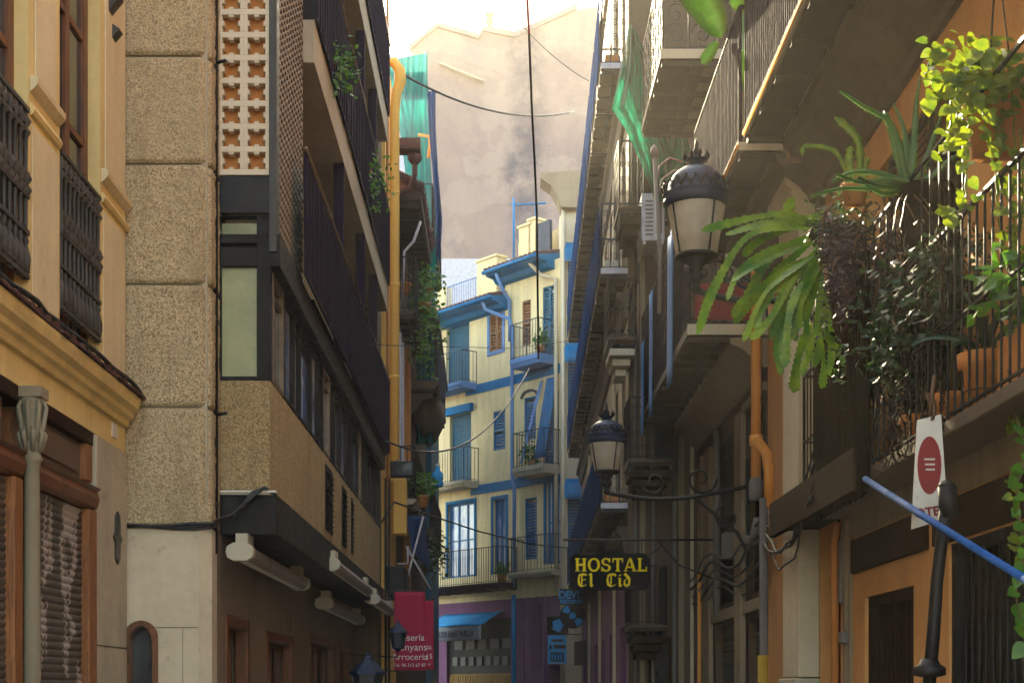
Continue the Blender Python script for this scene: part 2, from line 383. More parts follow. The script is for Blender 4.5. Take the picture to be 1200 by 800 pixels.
def railing(par, Mx, pts, z, h=1.0, sp=.11, t=.014, style='plain', mat='black', name='railing', label=None, rails=(.0,1.0), top=.03):
    """pts: polyline of (u,w)"""
    m=MB(Mx)
    for (a,b) in zip(pts,pts[1:]):
        a=Vector((*a,z)); b=Vector((*b,z)); L=(b-a).length; d=(b-a)/L
        for r in rails:
            k=top if r>=.99 else .02
            m.bar(a+Vector((0,0,h*r+.04 if r<.01 else h*r)),b+Vector((0,0,h*r+.04 if r<.01 else h*r)),k,k*.7)
        n=max(1,round(L/sp))
        for i in range(n+1):
            p=a+d*(L*i/n); tt=t*(1.6 if i in (0,n) else 1)
            m.tube([p,p+Vector((0,0,h))],tt*.55,6,False)
            if style in('bulb',) :
                for q in (.12,.5,.88): m.lathe(p+Vector((0,0,h*q-.03)),[(.008,0),(.024,.02),(.024,.04),(.008,.06)],6)
            if style=='scroll' and i<n:
                c=p+d*(L/n*.5); s=L/n*.42
                for q,sg in ((.2,1),(.42,-1),(.64,1),(.85,-1)):
                    if q*h+s>h: continue
                    cc=c+Vector((0,0,h*q)); pl=[]
                    for k in range(13):
                        an=k/12*math.pi*2.6; rr=s*(1-k/15)
                        pl.append(cc+d*(math.cos(an)*rr*sg)+Vector((0,0,math.sin(an)*rr*1.2)))
                    m.tube(pl,t*.45,4,False)
    return m.build(name,M[mat],par,label=label)
def balcony(par, Mx, u0,u1,z, proj=.7, th=.14, mat='concrete', joists=True, style='plain', rmat='black', h=1.05, sp=.11, t=.014, label=None, brackets=True, mould=True, jm='joist', sof=.35, ends=True, js=.55, rl=None):
    m=MB(Mx)
    if mould: m.ext([(0,z-th),(-proj+.06,z-th),(-proj+.02,z-th*.55),(-proj,z-th*.5),(-proj,z),(0,z)],'u',u0,u1)
    else: m.box(u0,u1,-proj,0,z-th,z)
    b=m.build('balcony',M[mat],par,.006,label=label)
    if joists:
        j=MB(Mx); n=max(2,round((u1-u0)/js))
        for i in range(n+1):
            c=u0+.05+(u1-u0-.1)*i/n; j.box(c-.025,c+.025,-proj+.03,-.002,z-th-.05,z-th-.002)
        j.box(u0+.03,u1-.03,-proj*.55-.02,-proj*.55+.02,z-th-.075,z-th-.052)
        j.build('joists',M[jm],b)
    if brackets:
        for c in (u0+.18,u1-.18):
            k=MB(Mx); prof=[(-.0,z-th-.08),(-proj*.8,z-th-.08),(-proj*.8,z-th-.16),(-proj*.45,z-th-.22),(-proj*.2,z-th-.42),(0,z-th-.5)]
            k.ext(prof,'u',c-.06,c+.06); k.build('bracket',M[mat],b,.008)
    pts=[(u0+.02,0),(u0+.02,-proj+.03),(u1-.02,-proj+.03),(u1-.02,0)] if ends else [(u0+.02,-proj+.03),(u1-.02,-proj+.03)]
    railing(b,Mx,pts,z,h,sp,t,style,rmat,label=rl)
    return b
def text(s, size, mat, parent, origin, rot, ext=.004, off=0, name='lettering', align='CENTER', sx=1, shear=0):
    c=bpy.data.curves.new('t','FONT'); c.body=s; c.size=size; c.extrude=ext; c.offset=off; c.align_x=align; c.shear=shear
    o=bpy.data.objects.new('t',c); COL.objects.link(o)
    me=bpy.data.meshes.new_from_object(o); bpy.data.objects.remove(o)
    me.name=name; me.materials.clear(); me.materials.append(M[mat])
    me.transform(Matrix.Translation(Vector(origin)-wloc(parent))@rot.to_4x4()@Matrix.Diagonal((sx,1,1,1)))
    q=bpy.data.objects.new(name,me); COL.objects.link(q); q.parent=parent
    return q
ROTF=Matrix.Rotation(R(90),3,'X')      # text facing the camera (-Y)
def strokes(mb, glyphs, ox, oz, sc, y, nib=(.16,.10), k0=0):
    """broad-nib pen strokes: each stroke swept by a slanted nib; every piece lies a hair prouder than the last"""
    i=k0
    for poly in glyphs:
        for a,b in zip(poly,poly[1:]):
            hx,hz=nib[0]/2,nib[1]/2
            pts=[(a[0]-hx,a[1]-hz),(a[0]+hx,a[1]+hz),(b[0]+hx,b[1]+hz),(b[0]-hx,b[1]-hz)]
            # add nib end wedges for thickness in every direction
            yy=y-.003-.00025*(i%23); i+=1
            th=.035
            for q in (pts,[(a[0]-th,a[1]),(a[0],a[1]-th),(b[0]+th*(1 if b[0]>=a[0] else 0),b[1]),(b[0],b[1]+th)]):
                q=[(ox+p[0]*sc,oz+p[1]*sc) for p in q]
                mb.ext(q,'w',y,yy)
    return i
# ================= SETTING =================
g=MB(); g.box(-400,400,-60,400,-.5,0); g.build('ground',M['ground'],origin=(0,0,0)); tag(bpy.data.objects['ground'],kind='structure')
g=MB(); g.box(-1.7,1.8,-8,34.9,0.0,.01); tag(g.build('road',M['paving']),kind='structure')
g=MB(); g.box(-2.98,-1.7,-8,11.6,-.01,.12); g.box(-2.28,-1.7,11.6,34.9,-.01,.12); tag(g.build('pavement',M['pier'],bev=.01),kind='structure')
g=MB(); g.box(1.8,2.98,-8,34.9,-.01,.12); tag(g.build('pavement',M['pier'],bev=.01),kind='structure')
# ================= LEFT: ochre building =================
A=thing('apartment_building',(-3,8,0),'ochre yellow building with balustered windows above old roller shutters, nearest on the left','building')
L=LEFT(-3.0)
m=MB(L)
ups=[(7.95,9.24,4.05,9.6),(9.90,10.90,4.05,9.6)]
wall(m,0,11.64,3.5,14,ups,.35)
m.box(0,11.64,.36,5,3.5,14)
m.box(0,5,.0,5,0,3.5)
m.build('wall',M['yellow'],A)
# relief panels: cream strips
m=MB(L)
for a,b in ((9.36,9.78),(11.02,11.60)): m.box(a,b,-.012,.0,5.45,14)
for a,b in ((9.30,9.84),(10.97,11.61)): m.box(a,b,-.010,.0,4.10,5.22)
m.build('relief_panel',M['cream'],A,.004)
for a,b in ((5.2,7.9),(9.27,9.87),(10.93,11.66)):
    m=MB(L); m.ext([(0,5.27),(-.02,5.28),(-.032,5.31),(-.02,5.34),(0,5.35)],'u',a,b); m.build('lower_moulding',M['yellow'],A,.002)
    m=MB(L); m.ext([(0,5.42),(-.025,5.44),(-.05,5.47),(-.055,5.51),(-.015,5.53),(0,5.53)],'u',a,b); m.build('upper_moulding',M['cream'],A,.002)
m=MB(L); # cornice
m.ext([(0,3.70),(-.03,3.70),(-.04,3.75),(-.07,3.77),(-.075,3.81),(-.115,3.84),(-.13,3.90),(-.13,3.93),(0,3.97)],'u',5,11.62)
m.build('cornice',M['yellow'],A,.004)
m=MB(L); random.seed(3)
u=5.0
while u<11.6:
    s=random.uniform(.12,.2); t=random.uniform(-.012,.012)
    m.add([(u,-.15+t,3.935),(u+s*.96,-.15+t,3.935),(u+s*.96,.0,3.975),(u,.0,3.975),(u,-.155+t,3.95+t*.4),(u+s*.5,-.15,3.972+t),(u+s*.96,-.155+t,3.95),(u+s*.96,.0,4.0),(u,.0,4.0)],
          [(0,1,2,3),(4,5,6,7,8),(0,4,8,3),(1,2,7,6),(0,1,6,5,4),(3,8,7,2)]); u+=s
m.build('tile_ledge',M['rooftile'],A)
c=MB(L); pl=[(5+k*.22,-.13+random.uniform(-.02,.01),3.99+random.uniform(-.008,.02)) for k in range(31)]
c.tube(pl,.017,6); c.tube([(p[0]+.1,p[1]+.03,p[2]+.015) for p in pl[:-1]],.012,6); c.build('ledge_cable',M['cable'],A)
for a,b,_,_ in ups:
    window(A,L,a,b,4.1,9.58,.09,'wood','glass',2,7,.09)
    r=MB(L)
    z0,z1=4.20,5.30
    for q in (z0+.02,z0+.06,z0+.30,z0+.53,z0+.67,z0+.94,z1-.02): r.box(a+.01,b-.01,-.015,.03,q-.014,q+.014)
    n=int((b-a)/.105)
    prof=[(.016,0),(.022,.03),(.032,.08),(.036,.13),(.022,.19),(.014,.22),(.024,.24),(.014,.27),(.015,.50),(.018,.52),(.044,.565),(.018,.60),(.044,.635),(.018,.68),(.015,.70),(.015,.90),(.036,.93),(.014,.96),(.04,1.0),(.014,1.04),(.014,1.10)]
    for i in range(n+1):
        r.lathe((a+.04+(b-a-.08)*i/n,.005,z0),prof,8)
    for i in range(n):   # small ring frieze below the handrail
        cu=a+.04+(b-a-.08)*(i+.5)/n
        r.tube([(cu+math.cos(t)*.035,.0,z1-.075+math.sin(t)*.045) for t in [k*math.pi/5 for k in range(11)]],.008,4,False)
        r.tube([(cu+math.cos(t)*.03,.0,z0+.58+math.sin(t)*.04) for t in [k*math.pi/5 for k in range(11)]],.008,4,False)
    r.build('railing',M['grey'],A)
# ground floor
m=MB(L); wall(m,10.74,11.62,0.12,3.49,(),.4,-.02); m.build('stone_pier',M['pier'],A,.012)
m=MB(L); m.box(10.735,11.625,-.024,.3,1.93,1.936); m.build('joint',M['dark'],A)
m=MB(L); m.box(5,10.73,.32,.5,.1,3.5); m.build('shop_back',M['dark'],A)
m=MB(L); m.box(5,10.73,.0,.3,3.4,3.5); m.build('lintel',M['dwood'],A,.01)
m=MB(L)
m.ext([(.02,2.92),(-.03,2.94),(-.05,3.0),(-.03,3.06),(-.06,3.08),(.02,3.12),(.2,3.12),(.2,2.92)],'u',9.2,10.72)
m.ext([(.02,2.92),(-.03,2.94),(-.05,3.0),(-.03,3.06),(-.06,3.08),(.02,3.12),(.2,3.12),(.2,2.92)],'u',5,9.06)
m.build('transom_beam',M['wood'],A)
for a,b in ((10.52,10.72),(9.20,9.36),(8.90,9.06),(7.35,7.5)):
    m=MB(L); m.box(a,b,-.03,.2,.12,2.915); m.build('door_post',M['owood'],A,.01)
for a,b in ((9.36,10.55),(7.5,8.9)):
    m=MB(L); m.box(a,b,.05,.16,3.13,3.395); m.box(a+.08,b-.08,.035,.048,3.17,3.36); m.build('fascia_panel',M['brown'],A,.004)
for a in (10.56,9.2):
    m=MB(L); m.box(a,a+.14,.0,.18,3.13,3.395); m.build('fascia_post',M['owood'],A,.006)
roller(A,L,9.37,10.515,.12,2.915,.035,pitch=.052); roller(A,L,7.51,8.895,.12,2.915,.035,pitch=.052)
m=MB(L); c=(9.13,-.06,0)
m.lathe(c,[(.12,.12),(.12,.2),(.075,.26),(.06,.4),(.048,3.0),(.056,3.03),(.07,3.05),(.052,3.08),(.055,3.14),(.065,3.18),(.07,3.24),(.058,3.28),(.06,3.34),(.07,3.40),(.08,3.43)],14)
m.box(9.05,9.21,-.14,.02,3.432,3.497)
for k in range(8):
    a=k*math.pi/4; m.tube([(c[0]+math.cos(a)*.055,c[1]+math.sin(a)*.055,3.16),(c[0]+math.cos(a)*.07,c[1]+math.sin(a)*.07,3.26),(c[0]+math.cos(a)*.09,c[1]+math.sin(a)*.09,3.37),(c[0]+math.cos(a)*.075,c[1]+math.sin(a)*.075,3.41)],[.016,.018,.016,.01],5)
    m.tube([(c[0]+math.cos(a+.4)*.055,c[1]+math.sin(a+.4)*.055,3.1),(c[0]+math.cos(a+.4)*.08,c[1]+math.sin(a+.4)*.08,3.2),(c[0]+math.cos(a+.4)*.065,c[1]+math.sin(a+.4)*.065,3.24)],[.015,.018,.01],5)
m.build('cast_iron_column',M['column'],A)
m=MB(L); m.box(11.22,11.36,-.012,0,3.56,3.67); o=m.build('number_tile',M['paper'],A,.003)
m=MB(L); prof=[(11.30,2.58),(11.36,2.62),(11.37,2.75),(11.42,2.78),(11.37,2.82),(11.36,2.95),(11.30,2.99),(11.24,2.95),(11.23,2.82),(11.18,2.78),(11.23,2.75),(11.24,2.62)]
m.ext(prof,'w',-.035,-.021); m.build('wall_plaque',M['grey'],A)
m=MB(L); m.ext([(0,6.78),(-.10,6.9),(-.10,6.95),(-.02,6.9),(0,6.9)],'u',11.1,11.2); m.ext([(0,6.62),(-.07,6.7),(0,6.75)],'u',11.2,11.3); m.build('stay_hook',M['grey'],A)

# ================= LEFT: rusticated office building =================
B=thing('office_building',(-2.5,12,0),'stone and pebbledash office building with bay window and dark metal balconies','building')
YB=11.68
# rusticated blocks (corner pier): displaced boxes
zs=[2.91,3.88,4.87,5.84,6.71,7.65,8.6]
def roughblock(x0,x1,y0,y1,z0,z1,ch,seed,amp=.012,step=.02):
    """front face + chamfer + side face as one displaced sheet, wrapped round the corner"""
    mb=MB(); path=[(x0,y0+.25),(x0,y0),(x1-ch,y0),(x1,y0+ch),(x1,y1)]
    pts=[];
    for (a,b) in zip(path,path[1:]):
        L_=math.hypot(b[0]-a[0],b[1]-a[1]); n=max(1,int(L_/step))
        for i in range(n): pts.append((a[0]+(b[0]-a[0])*i/n,a[1]+(b[1]-a[1])*i/n))
    pts.append(path[-1]); nz=int((z1-z0)/step); N=len(pts)
    def nrm(p):
        if p[1]>y0+ch*.99 and p[0]>x1-.01: return (1,0)
        if p[0]>x1-ch+.001: return (.7,-.7)
        return (0,-1)
    vs=[]
    for j in range(nz+1):
        z=z0+(z1-z0)*j/nz; e=min(j,nz-j)*(z1-z0)/nz; rnd=.0 if e>.02 else (.02-e)**2*25
        for p in pts:
            n=nrm(p); q=Vector((p[0]*1.0,p[1],z+seed*3))
            d=(noise.fractal(q*9,.8,2,4)*.6+noise.noise(q*38)*.5)*amp-rnd-.004
            if e<.001: d=-.03
            vs.append((p[0]+n[0]*d,p[1]+n[1]*d,z))
    fs=[(j*N+i,j*N+i+1,(j+1)*N+i+1,(j+1)*N+i) for j in range(nz) for i in range(N-1)]
    mb.add(vs,fs,True); return mb
for i,(a,b) in enumerate(zip(zs,zs[1:])):
    roughblock(-3.3,-2.325,YB,12.08,a+.008,b-.008,.09,i).build('stone_block',M['stone'],B,recalc=False)
m=MB(); m.box(-8,-2.36,YB+.05,25,2.92,14); m.build('core_wall',M['concrete'],B)
m=MB(); # smooth base with arched window
ax0,ax1,zt=-3.02,-2.745,2.02
n=14; arc=[((ax0+ax1)/2+math.cos(math.pi*k/n)*(ax1-ax0)/2*1.0,zt+math.sin(math.pi*k/n)*.14) for k in range(n+1)]
m.box(-3.5,ax0,YB,YB+.3,0.0,2.90); m.box(ax1,-2.42,YB,YB+.3,0,2.90); m.box(ax0,ax1,YB,YB+.3,0,.9)
for (p,q) in zip(arc,arc[1:]): m.ext([(q[0],q[1]),(p[0],p[1]),(p[0],2.90),(q[0],2.90)],'w',YB,YB+.3)
m.ext([(-2.42,YB),(-2.33,YB+.09),(-2.33,YB+.3),(-2.42,YB+.3)],'z',0,2.90)
m.build('base_wall',M['lime'],B)
m=MB()
for z in (1.25,2.1): m.box(-3.5,-2.425,YB-.0015,YB,z,z+.006)
m.box(-2.55,-2.546,YB-.0015,YB,1.26,2.1); m.build('joint',M['brown'],B)
o=MB(); r2=[(p[0],p[1]) for p in arc]; fr=[(ax1,.9)]+r2+[(ax0,.9)]; cx=(ax0+ax1)/2
inn=[(cx+(p[0]-cx)*.66,p[1]-.045 if p[1]>.95 else p[1]+.05) for p in fr]
for i in range(len(fr)-1): o.ext([fr[i],fr[i+1],inn[i+1],inn[i]],'w',YB-.02,YB+.12)
w=o.build('arched_window',M['wood'],B,.003); g=MB(); g.box(ax0,ax1,YB+.13,YB+.14,.9,2.2); g.build('pane',M['glass'],w)
L2=LEFT(-2.33)
m=MB(L2)
doors=[(12.35,13.5,.12,2.25),(14.5,16.4,.12,2.2),(17.8,20.6,.12,2.3),(21.2,22.6,.12,2.3)]
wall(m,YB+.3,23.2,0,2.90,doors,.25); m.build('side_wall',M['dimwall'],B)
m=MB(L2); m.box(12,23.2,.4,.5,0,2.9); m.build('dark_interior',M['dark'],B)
for (a,b,c,d) in doors:
    fz=MB(L2); fz.box(a,a+.1,-.015,.12,c,d); fz.box(b-.1,b,-.015,.12,c,d); fz.box(a+.1,b-.1,-.015,.12,d-.1,d)
    o=fz.build('doorway',M['wood'],B,.02); 
    window(B,L2,a+.1,b-.1,c,d-.1,.14,'wood','glass',3,2,.05,'door')
# bay, pebbledash parapet
x0,x1=-2.36,-1.91; Yb=12.1
m=MB(); m.box(x0,x1,Yb,23.2,3.27,4.18); m.build('pebbledash_parapet',M['gran'],B,.008)
m=MB(); m.box(x0,x1-.005,Yb+.01,Yb+.5,3.23,3.267); m.box(x0,-1.86,Yb-.02,Yb+.06,3.245,3.262); m.build('drip_edge',M['white'],B)
m=MB(); m.box(-2.33,-1.86,Yb+.03,23.4,2.90,3.228); m.build('canopy_box',M['dark'],B,.006)
LB=LEFT(x1)
for a,b in ((15.9,16.6),(17.6,18.1),(18.7,18.95)):
    v=MB(LB); v.box(a,b,-.008,-.001,3.36,4.08)
    for k in range(11): v.obox(((a+b)/2,-.016,3.40+k*.06),(b-a-.04,.03,.008),Matrix.Rotation(R(35),3,'X'))
    v.build('louvre_vent',M['dark'],B)
# bay windows
m=MB(FRONT(Yb)); x=lambda px:(px-CX)/F*Yb; z=lambda py:CZ+(HY-py)/F*Yb
m.box(x0+.0,x0+.04,0,.1,4.18,5.55); m.box(x(301),x1+.004,-.004,.1,4.18,5.55); m.box(x0+.04,x(301),0,.08,4.18,4.215)
m.box(x0+.04,x(301),0,.08,z(290),z(284)); m.box(x0+.04,x(301),0,.08,z(254),5.55)
o=m.build('front_window',M['dark'],B,.004); g=MB(); g.box(x0+.02,x(302),Yb+.04,Yb+.046,4.2,5.5); g.build('pane',M['frost'],o)
us=[12.22]; random.seed(5)
while us[-1]<23: us.append(us[-1]+random.choice((.42,.62,.62,.8)))
for i,(a,b) in enumerate(zip(us,us[1:])):
    m=MB(LB); t=.05
    if b>23.2: break
    m.box(a,a+t,-.01,.09,4.19,5.12); m.box(b-t*.4,b,-.005,.09,4.19,5.12); m.box(a+t,b-t*.4,.0,.08,4.19,4.23); m.box(a+t,b-t*.4,.0,.08,5.06,5.12)
    if i%3!=1: m.box(a+t,b-t*.4,.006,.07,4.93,4.96)
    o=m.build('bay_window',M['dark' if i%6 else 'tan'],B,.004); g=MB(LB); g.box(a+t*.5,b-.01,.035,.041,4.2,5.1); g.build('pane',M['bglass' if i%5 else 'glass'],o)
m=MB(LB); m.box(12.2,23.2,.4,.45,4.18,5.13); m.build('blind_backing',M['beige'],B)
# dark band above windows
m=MB(); m.box(x0,-1.83,Yb-.0,23.3,5.13,5.40); m.build('dark_fascia_slab',M['dark'],B,.006)
m=MB(); m.box(x0,x(320),Yb-.03,Yb+.0-.002,z(251),z(208)); m.build('black_slab',M['black'],B,.006)
m=MB(); m.box(x(316),x(325),Yb-.035,Yb+.12,z(296),9.2); m.build('steel_edge',M['grey'],B,.003)
# lattice block panel on the front
c=.1905; m=MB(FRONT(Yb)); X0=x(256.5); X1=x(316)-.002; Zb=z(206)
cols=2; cw=(X1-X0)/cols; rows=18
for j in range(rows):
    zz=Zb+.03+j*c
    m.box(X0,X1,-.02,.05,zz-.03 ,zz+.018)
    for i in range(cols):
        a=X0+i*cw; b=a+cw
        e=.032
        m.box(a,a+e,-.02,.05,zz+.018,zz+c-.03); m.box(b-e,b,-.02,.05,zz+.018,zz+c-.03)
        mz=(zz+.018+zz+c-.03)/2
        for s in ((a+e,a+e+.016),(b-e-.016,b-e)): m.box(s[0],s[1],-.018,.048,mz-.022,mz+.022)
        m.box((a+b)/2-.02,(a+b)/2+.02,-.018,.048,zz+.018,zz+.036); m.box((a+b)/2-.022,(a+b)/2+.022,-.018,.048,zz+c-.048,zz+c-.03)
m.build('lattice_screen',M['lattice'],B,.003)
m=MB(FRONT(Yb)); m.box(X0,X1,.07,.14,Zb,9.4); m.build('terracotta_backing',M['terra'],B)
# speckled tiled side strip with small studs
m=MB(LB); m.box(12.25,14.1,.0,.4,5.41,9.4); s=m.build('tiled_side',M['pebble'],B)
m=MB(LB); q=0
for j in range(46):
    for i in range(17):
        uu=12.33+i*.105+(.05 if j%2 else 0); zz=5.46+j*.085
        if uu<14.05: m.box(uu,uu+.035,-.014,-.001,zz,zz+.022)
join(s,m,M['brown'])
# upper storeys
rec=LEFT(-2.9)
for k,zf in enumerate((5.40,8.12,10.85)):
    m=MB(); m.box(-3.2,-1.80,14.12,23.4,zf-.42 if k else zf-.02,zf); m.build('floor_beam',M['concrete'] if k else M['dark'],B,.006)
    m=MB(LEFT(-1.77)); u=13.3 if k==0 else 14.12
    m.box(u,23.4,.0,.02,zf+.0,zf+1.12)
    n=int((23.4-u)/.2)
    for i in range(n+1): m.box(u+i*.2,u+i*.2+.02,-.012,0,zf+.02,zf+1.1)
    o=m.build('balustrade',M['purple'],B); h=MB(LEFT(-1.77)); h.tube([(u-.03,0,zf+1.15),(23.42,0,zf+1.15)],.022,8); h.box(23.42,23.44,.0,.9,zf,zf+1.12); h.build('handrail',M['tan'],o)
    for uu in (16.8,19.4,21.3):
        p=MB(LEFT(-1.80)); p.box(uu,uu+.09,.0,.12,zf+.003,zf+2.3); p.build('post',M['purple'],B,.006)
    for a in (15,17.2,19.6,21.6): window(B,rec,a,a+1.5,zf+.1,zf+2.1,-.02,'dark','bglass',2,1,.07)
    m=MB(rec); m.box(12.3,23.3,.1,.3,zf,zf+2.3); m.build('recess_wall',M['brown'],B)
    if k: 
        sc=MB(); sc.box(-2.9,-1.80,16.6,16.63,zf,zf+2.2); sc.build('divider_screen',M['dark'],B)
m=MB(); m.box(-8,-1.9,12.05,24,13.2,13.5); m.build('roof',M['concrete'],B)
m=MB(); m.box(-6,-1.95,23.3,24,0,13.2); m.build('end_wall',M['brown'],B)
# drain pipe
m=MB(); xx=(253-CX)/F*11.95; m.tube([(xx,11.93,14),(xx,11.93,2.72)],.021,10)
for zz in (3.1,4.6,6.2,7.6,9): m.lathe((xx,11.93,zz),[(.021,0),(.028,.005),(.028,.035),(.021,.04)],10)
m.tube([(xx,11.93,6.75),(xx+.09,11.9,6.76)],.014,6); m.tube([(xx,11.93,3.86),(xx+.1,11.9,3.87)],.014,6)
m.build('drainpipe',M['black'],B)
# cables along the joint
for k in range(3):
    m=MB(); pl=[(-3.1+i*.16,YB-.02-.012*k,2.90+.012*math.sin(i*1.3+k)+k*.012) for i in range(6)]+[(-2.3,11.75,2.93+k*.02),(-2.2,12.0,3.05),(-2.05,12.06,3.2+k*.02),(-1.95,12.05,3.28),(-1.88,12.2,3.24)]
    o=m; m.tube(pl,.010+.002*k,6); tag(m.build('cable',M['cable'],origin=(-2.4,11.8,2.9)),['lowest black cable along the stone corner joint','middle black cable along the stone corner joint','uppermost black cable along the stone corner joint'][k],'cable','cables on the stone corner')
# tube lights
def tubelight(x,z,y0,y1,label,tilt=0):
    t=thing('tube_light',(x,(y0+y1)/2,z),label,'light fixture','tube lights under the canopy')
    m=MB(); prof=[(-.05,.065),(-.095,.04),(-.105,0),(-.095,-.04),(-.05,-.065),(.05,-.065),(.095,-.04),(.105,0),(.095,.04),(.05,.065)]
    Mx=Matrix(((0,1,0,x),(1,0,0,0),(0,0,1,z),(0,0,0,1))); m.M=Mx
    m.ext(prof,'u',y0+.12,y1-.12); m.build('housing',M['housing'],t,.01)
    for a,b in ((y0,y0+.112),(y1-.112,y1)):
        m=MB(Mx); m.ext([(p[0]*1.1,p[1]*1.15) for p in prof],'u',a,b); m.lathe((a-.001 if a==y0 else b,0,.0),[(.0,0),(.012,.0)],8); m.build('end_cap',M['endcap'],t,.02)
    for q in (y0+.1,y1-.4):
        m=MB(Mx); m.box(q,q+.3,-.05,.05,.06,.16); m.build('mount',M['endcap'],t)
    m=MB(Mx); m.box(y0+.16,y1-.16,-.03,.03,-.069,-.064); m.build('diffuser_strip',M['white'],t)
tubelight(-2.14,2.74,11.95,15.6,'tube light nearest the drainpipe under the dark canopy')
tubelight(-1.86,2.98,15.9,20.2,'tube light on the canopy edge, second from the stone corner')
tubelight(-2.14,2.66,17.7,22.0,'tube light set back in the shade against the dark wall')
tubelight(-1.84,2.92,21.0,24.4,'farthest tube light on the canopy edge near the red banner')
# ================= LEFT: building with the yellow duct =================
D=thing('apartment_building',(-2,26,0),'narrow yellow building with a fat yellow duct and plant balconies beyond the dark offices','building')
LD=LEFT(-1.92)
m=MB(LD); wall(m,24.4,27.0,0,12.4,(),.4); m.box(24.4,27.0,.41,5,0,12.0); m.build('wall',M['duct'],D)
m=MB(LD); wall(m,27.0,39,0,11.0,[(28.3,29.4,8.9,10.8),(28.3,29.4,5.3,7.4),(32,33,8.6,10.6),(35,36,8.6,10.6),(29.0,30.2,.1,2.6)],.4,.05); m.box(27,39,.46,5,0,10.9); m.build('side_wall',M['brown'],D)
m=MB()
xq=(462.5-CX)/F*25.2
m.tube([(xq,25.2,4.3),(xq,25.2,11.6),(xq+.03,25.2,11.95),(xq+.10,25.2,12.15),(xq+.09,25.2,12.35),(xq-.02,25.2,12.5),(xq-.14,25.2,12.48),(xq-.2,25.2,12.3)],[.085]*3+[.1,.1,.09,.08,.07],14)
for z in (5.2,7.0,8.6,10.2): m.lathe((xq,25.2,z),[(.085,0),(.092,.005),(.092,.05),(.085,.055)],14)
m.build('vent_duct',M['duct'],D)
m=MB(); m.tube([((454-CX)/F*24.0,24.0,z) for z in (4.9,9,13.5)],.022,8); m.build('copper_pipe',M['terra'],D)
m=MB(); m.box((461-CX)/F*24.9,(475.5-CX)/F*24.9,24.9,25.3,CZ+(HY-625)/F*24.9,CZ+(HY-560)/F*24.9); m.build('yellow_hatch',M['duct'],D,.01)
for i,xx in enumerate((452,456)):
    m=MB(); m.tube([((xx-CX)/F*24.3,24.3,CZ+(HY-py)/F*24.3) for py in (560,600,640,690,800)],.022,6); m.build('down_cable',M['cable'],D)
# eave with dark tiles
m=MB(); e0,e1=27.1,31.0
for i in range(14):
    y=e0+i*.28
    m.tube([(-1.95,y,11.25-.0),(-1.42,y,10.98)],.085,8)
m.build('tiled_eave',M['rooftile'],D)
m=MB(); m.box(-1.95,-1.46,27,31.1,10.72,10.86); 
for i in range(12): m.box(-1.95,-1.5,27.1+i*.34,27.2+i*.34,10.6,10.72)
m.build('eave_boards',M['joist'],D)
m=MB(); m.tube([(-1.9,26.8,10.75),(-1.66,26.8,10.85),(-1.56,26.8,11.1),(-1.56,26.8,11.35)],[.05]*4,10); m.lathe((-1.56,26.8,11.3),[(.06,0),(.13,.08),(.14,.16),(.13,.17)],12)
m.box(-1.9,-1.45,26.6,26.95,11.52,11.72)
m.build('gutter_outlet',M['rooftile'],D)
m=MB(); m.box(-1.97,-1.5,31.2,38.5,9.6,10.75); m.ext([(-1.5,31.2),(-1.28,31.2),(-1.36,38.5),(-1.5,38.5)],'z',9.5,9.62); m.build('upper_storey',M['grey'],D)
m=MB(); m.tube([(-1.86,27.6,8.8),(-1.8,27.5,9.9),(-1.62,27.5,10.1),(-1.5,27.6,10.5)],.028,8); m.build('white_pipe',M['acw'],D)
# balconies
b1=balcony(D,LD,27.2,30.4,8.72,.36,.1,'joist',True,'plain','black',1.0,.12,.014,brackets=False)
b2=balcony(D,LD,31.0,35.5,8.2,.62,.16,'brown',True,'scroll','navy',1.0,.3,.016)
b3=balcony(D,LD,26.2,29.8,5.05,.42,.1,'concrete',True,'plain','black',.95,.12,.014,brackets=False)
b4=balcony(D,LD,30.6,36,5.0,.5,.14,'brown',False,'plain','black',.95,.2,.02)
b5=balcony(D,LD,31.4,36,11.6,.5,.14,'brown',False,'plain','black',.95,.2,.02)
m=MB()  # rounded corbel under the second balcony
m.lathe((-1.62,33.2,7.2),[(.06,0),(.2,.15),(.33,.45),(.40,.83)],16,sy=3.8); m.build('corbel',M['brown'],b2)
m=MB(LD)
for k in range(14): m.box(26.6,28,-.05,-.02,5.6+k*.09,5.64+k*.09)
m.build('slatted_panel',M['acw'],D)
for a in (28.3,): 
    window(D,LD,a,a+1.1,8.9,10.8,.1,'dark','glass',2,2); window(D,LD,a,a+1.1,5.3,7.4,.1,'dark','glass',2,2)
for a,b in ((27.2,.10),(28.0,.1)):
    m=MB(LD); m.box(a,a+.12,-.08,.04,5.2,8.3); m.build('pilaster',M['acw'],D,.01)
m=MB(LD); m.box(29.4,29.6,-.12,.04,3.2,8.6); m.build('pink_pilaster',M['terra'],D,.01)
m=MB(); m.box(-2.4,-1.83,39.2,44,0,12.5); o=m.build('apartment_building',M['teal'],origin=(-1.6,40,0)); tag(o,'dark teal sliver of a house between plant balconies and the cream blue-banded house','building')
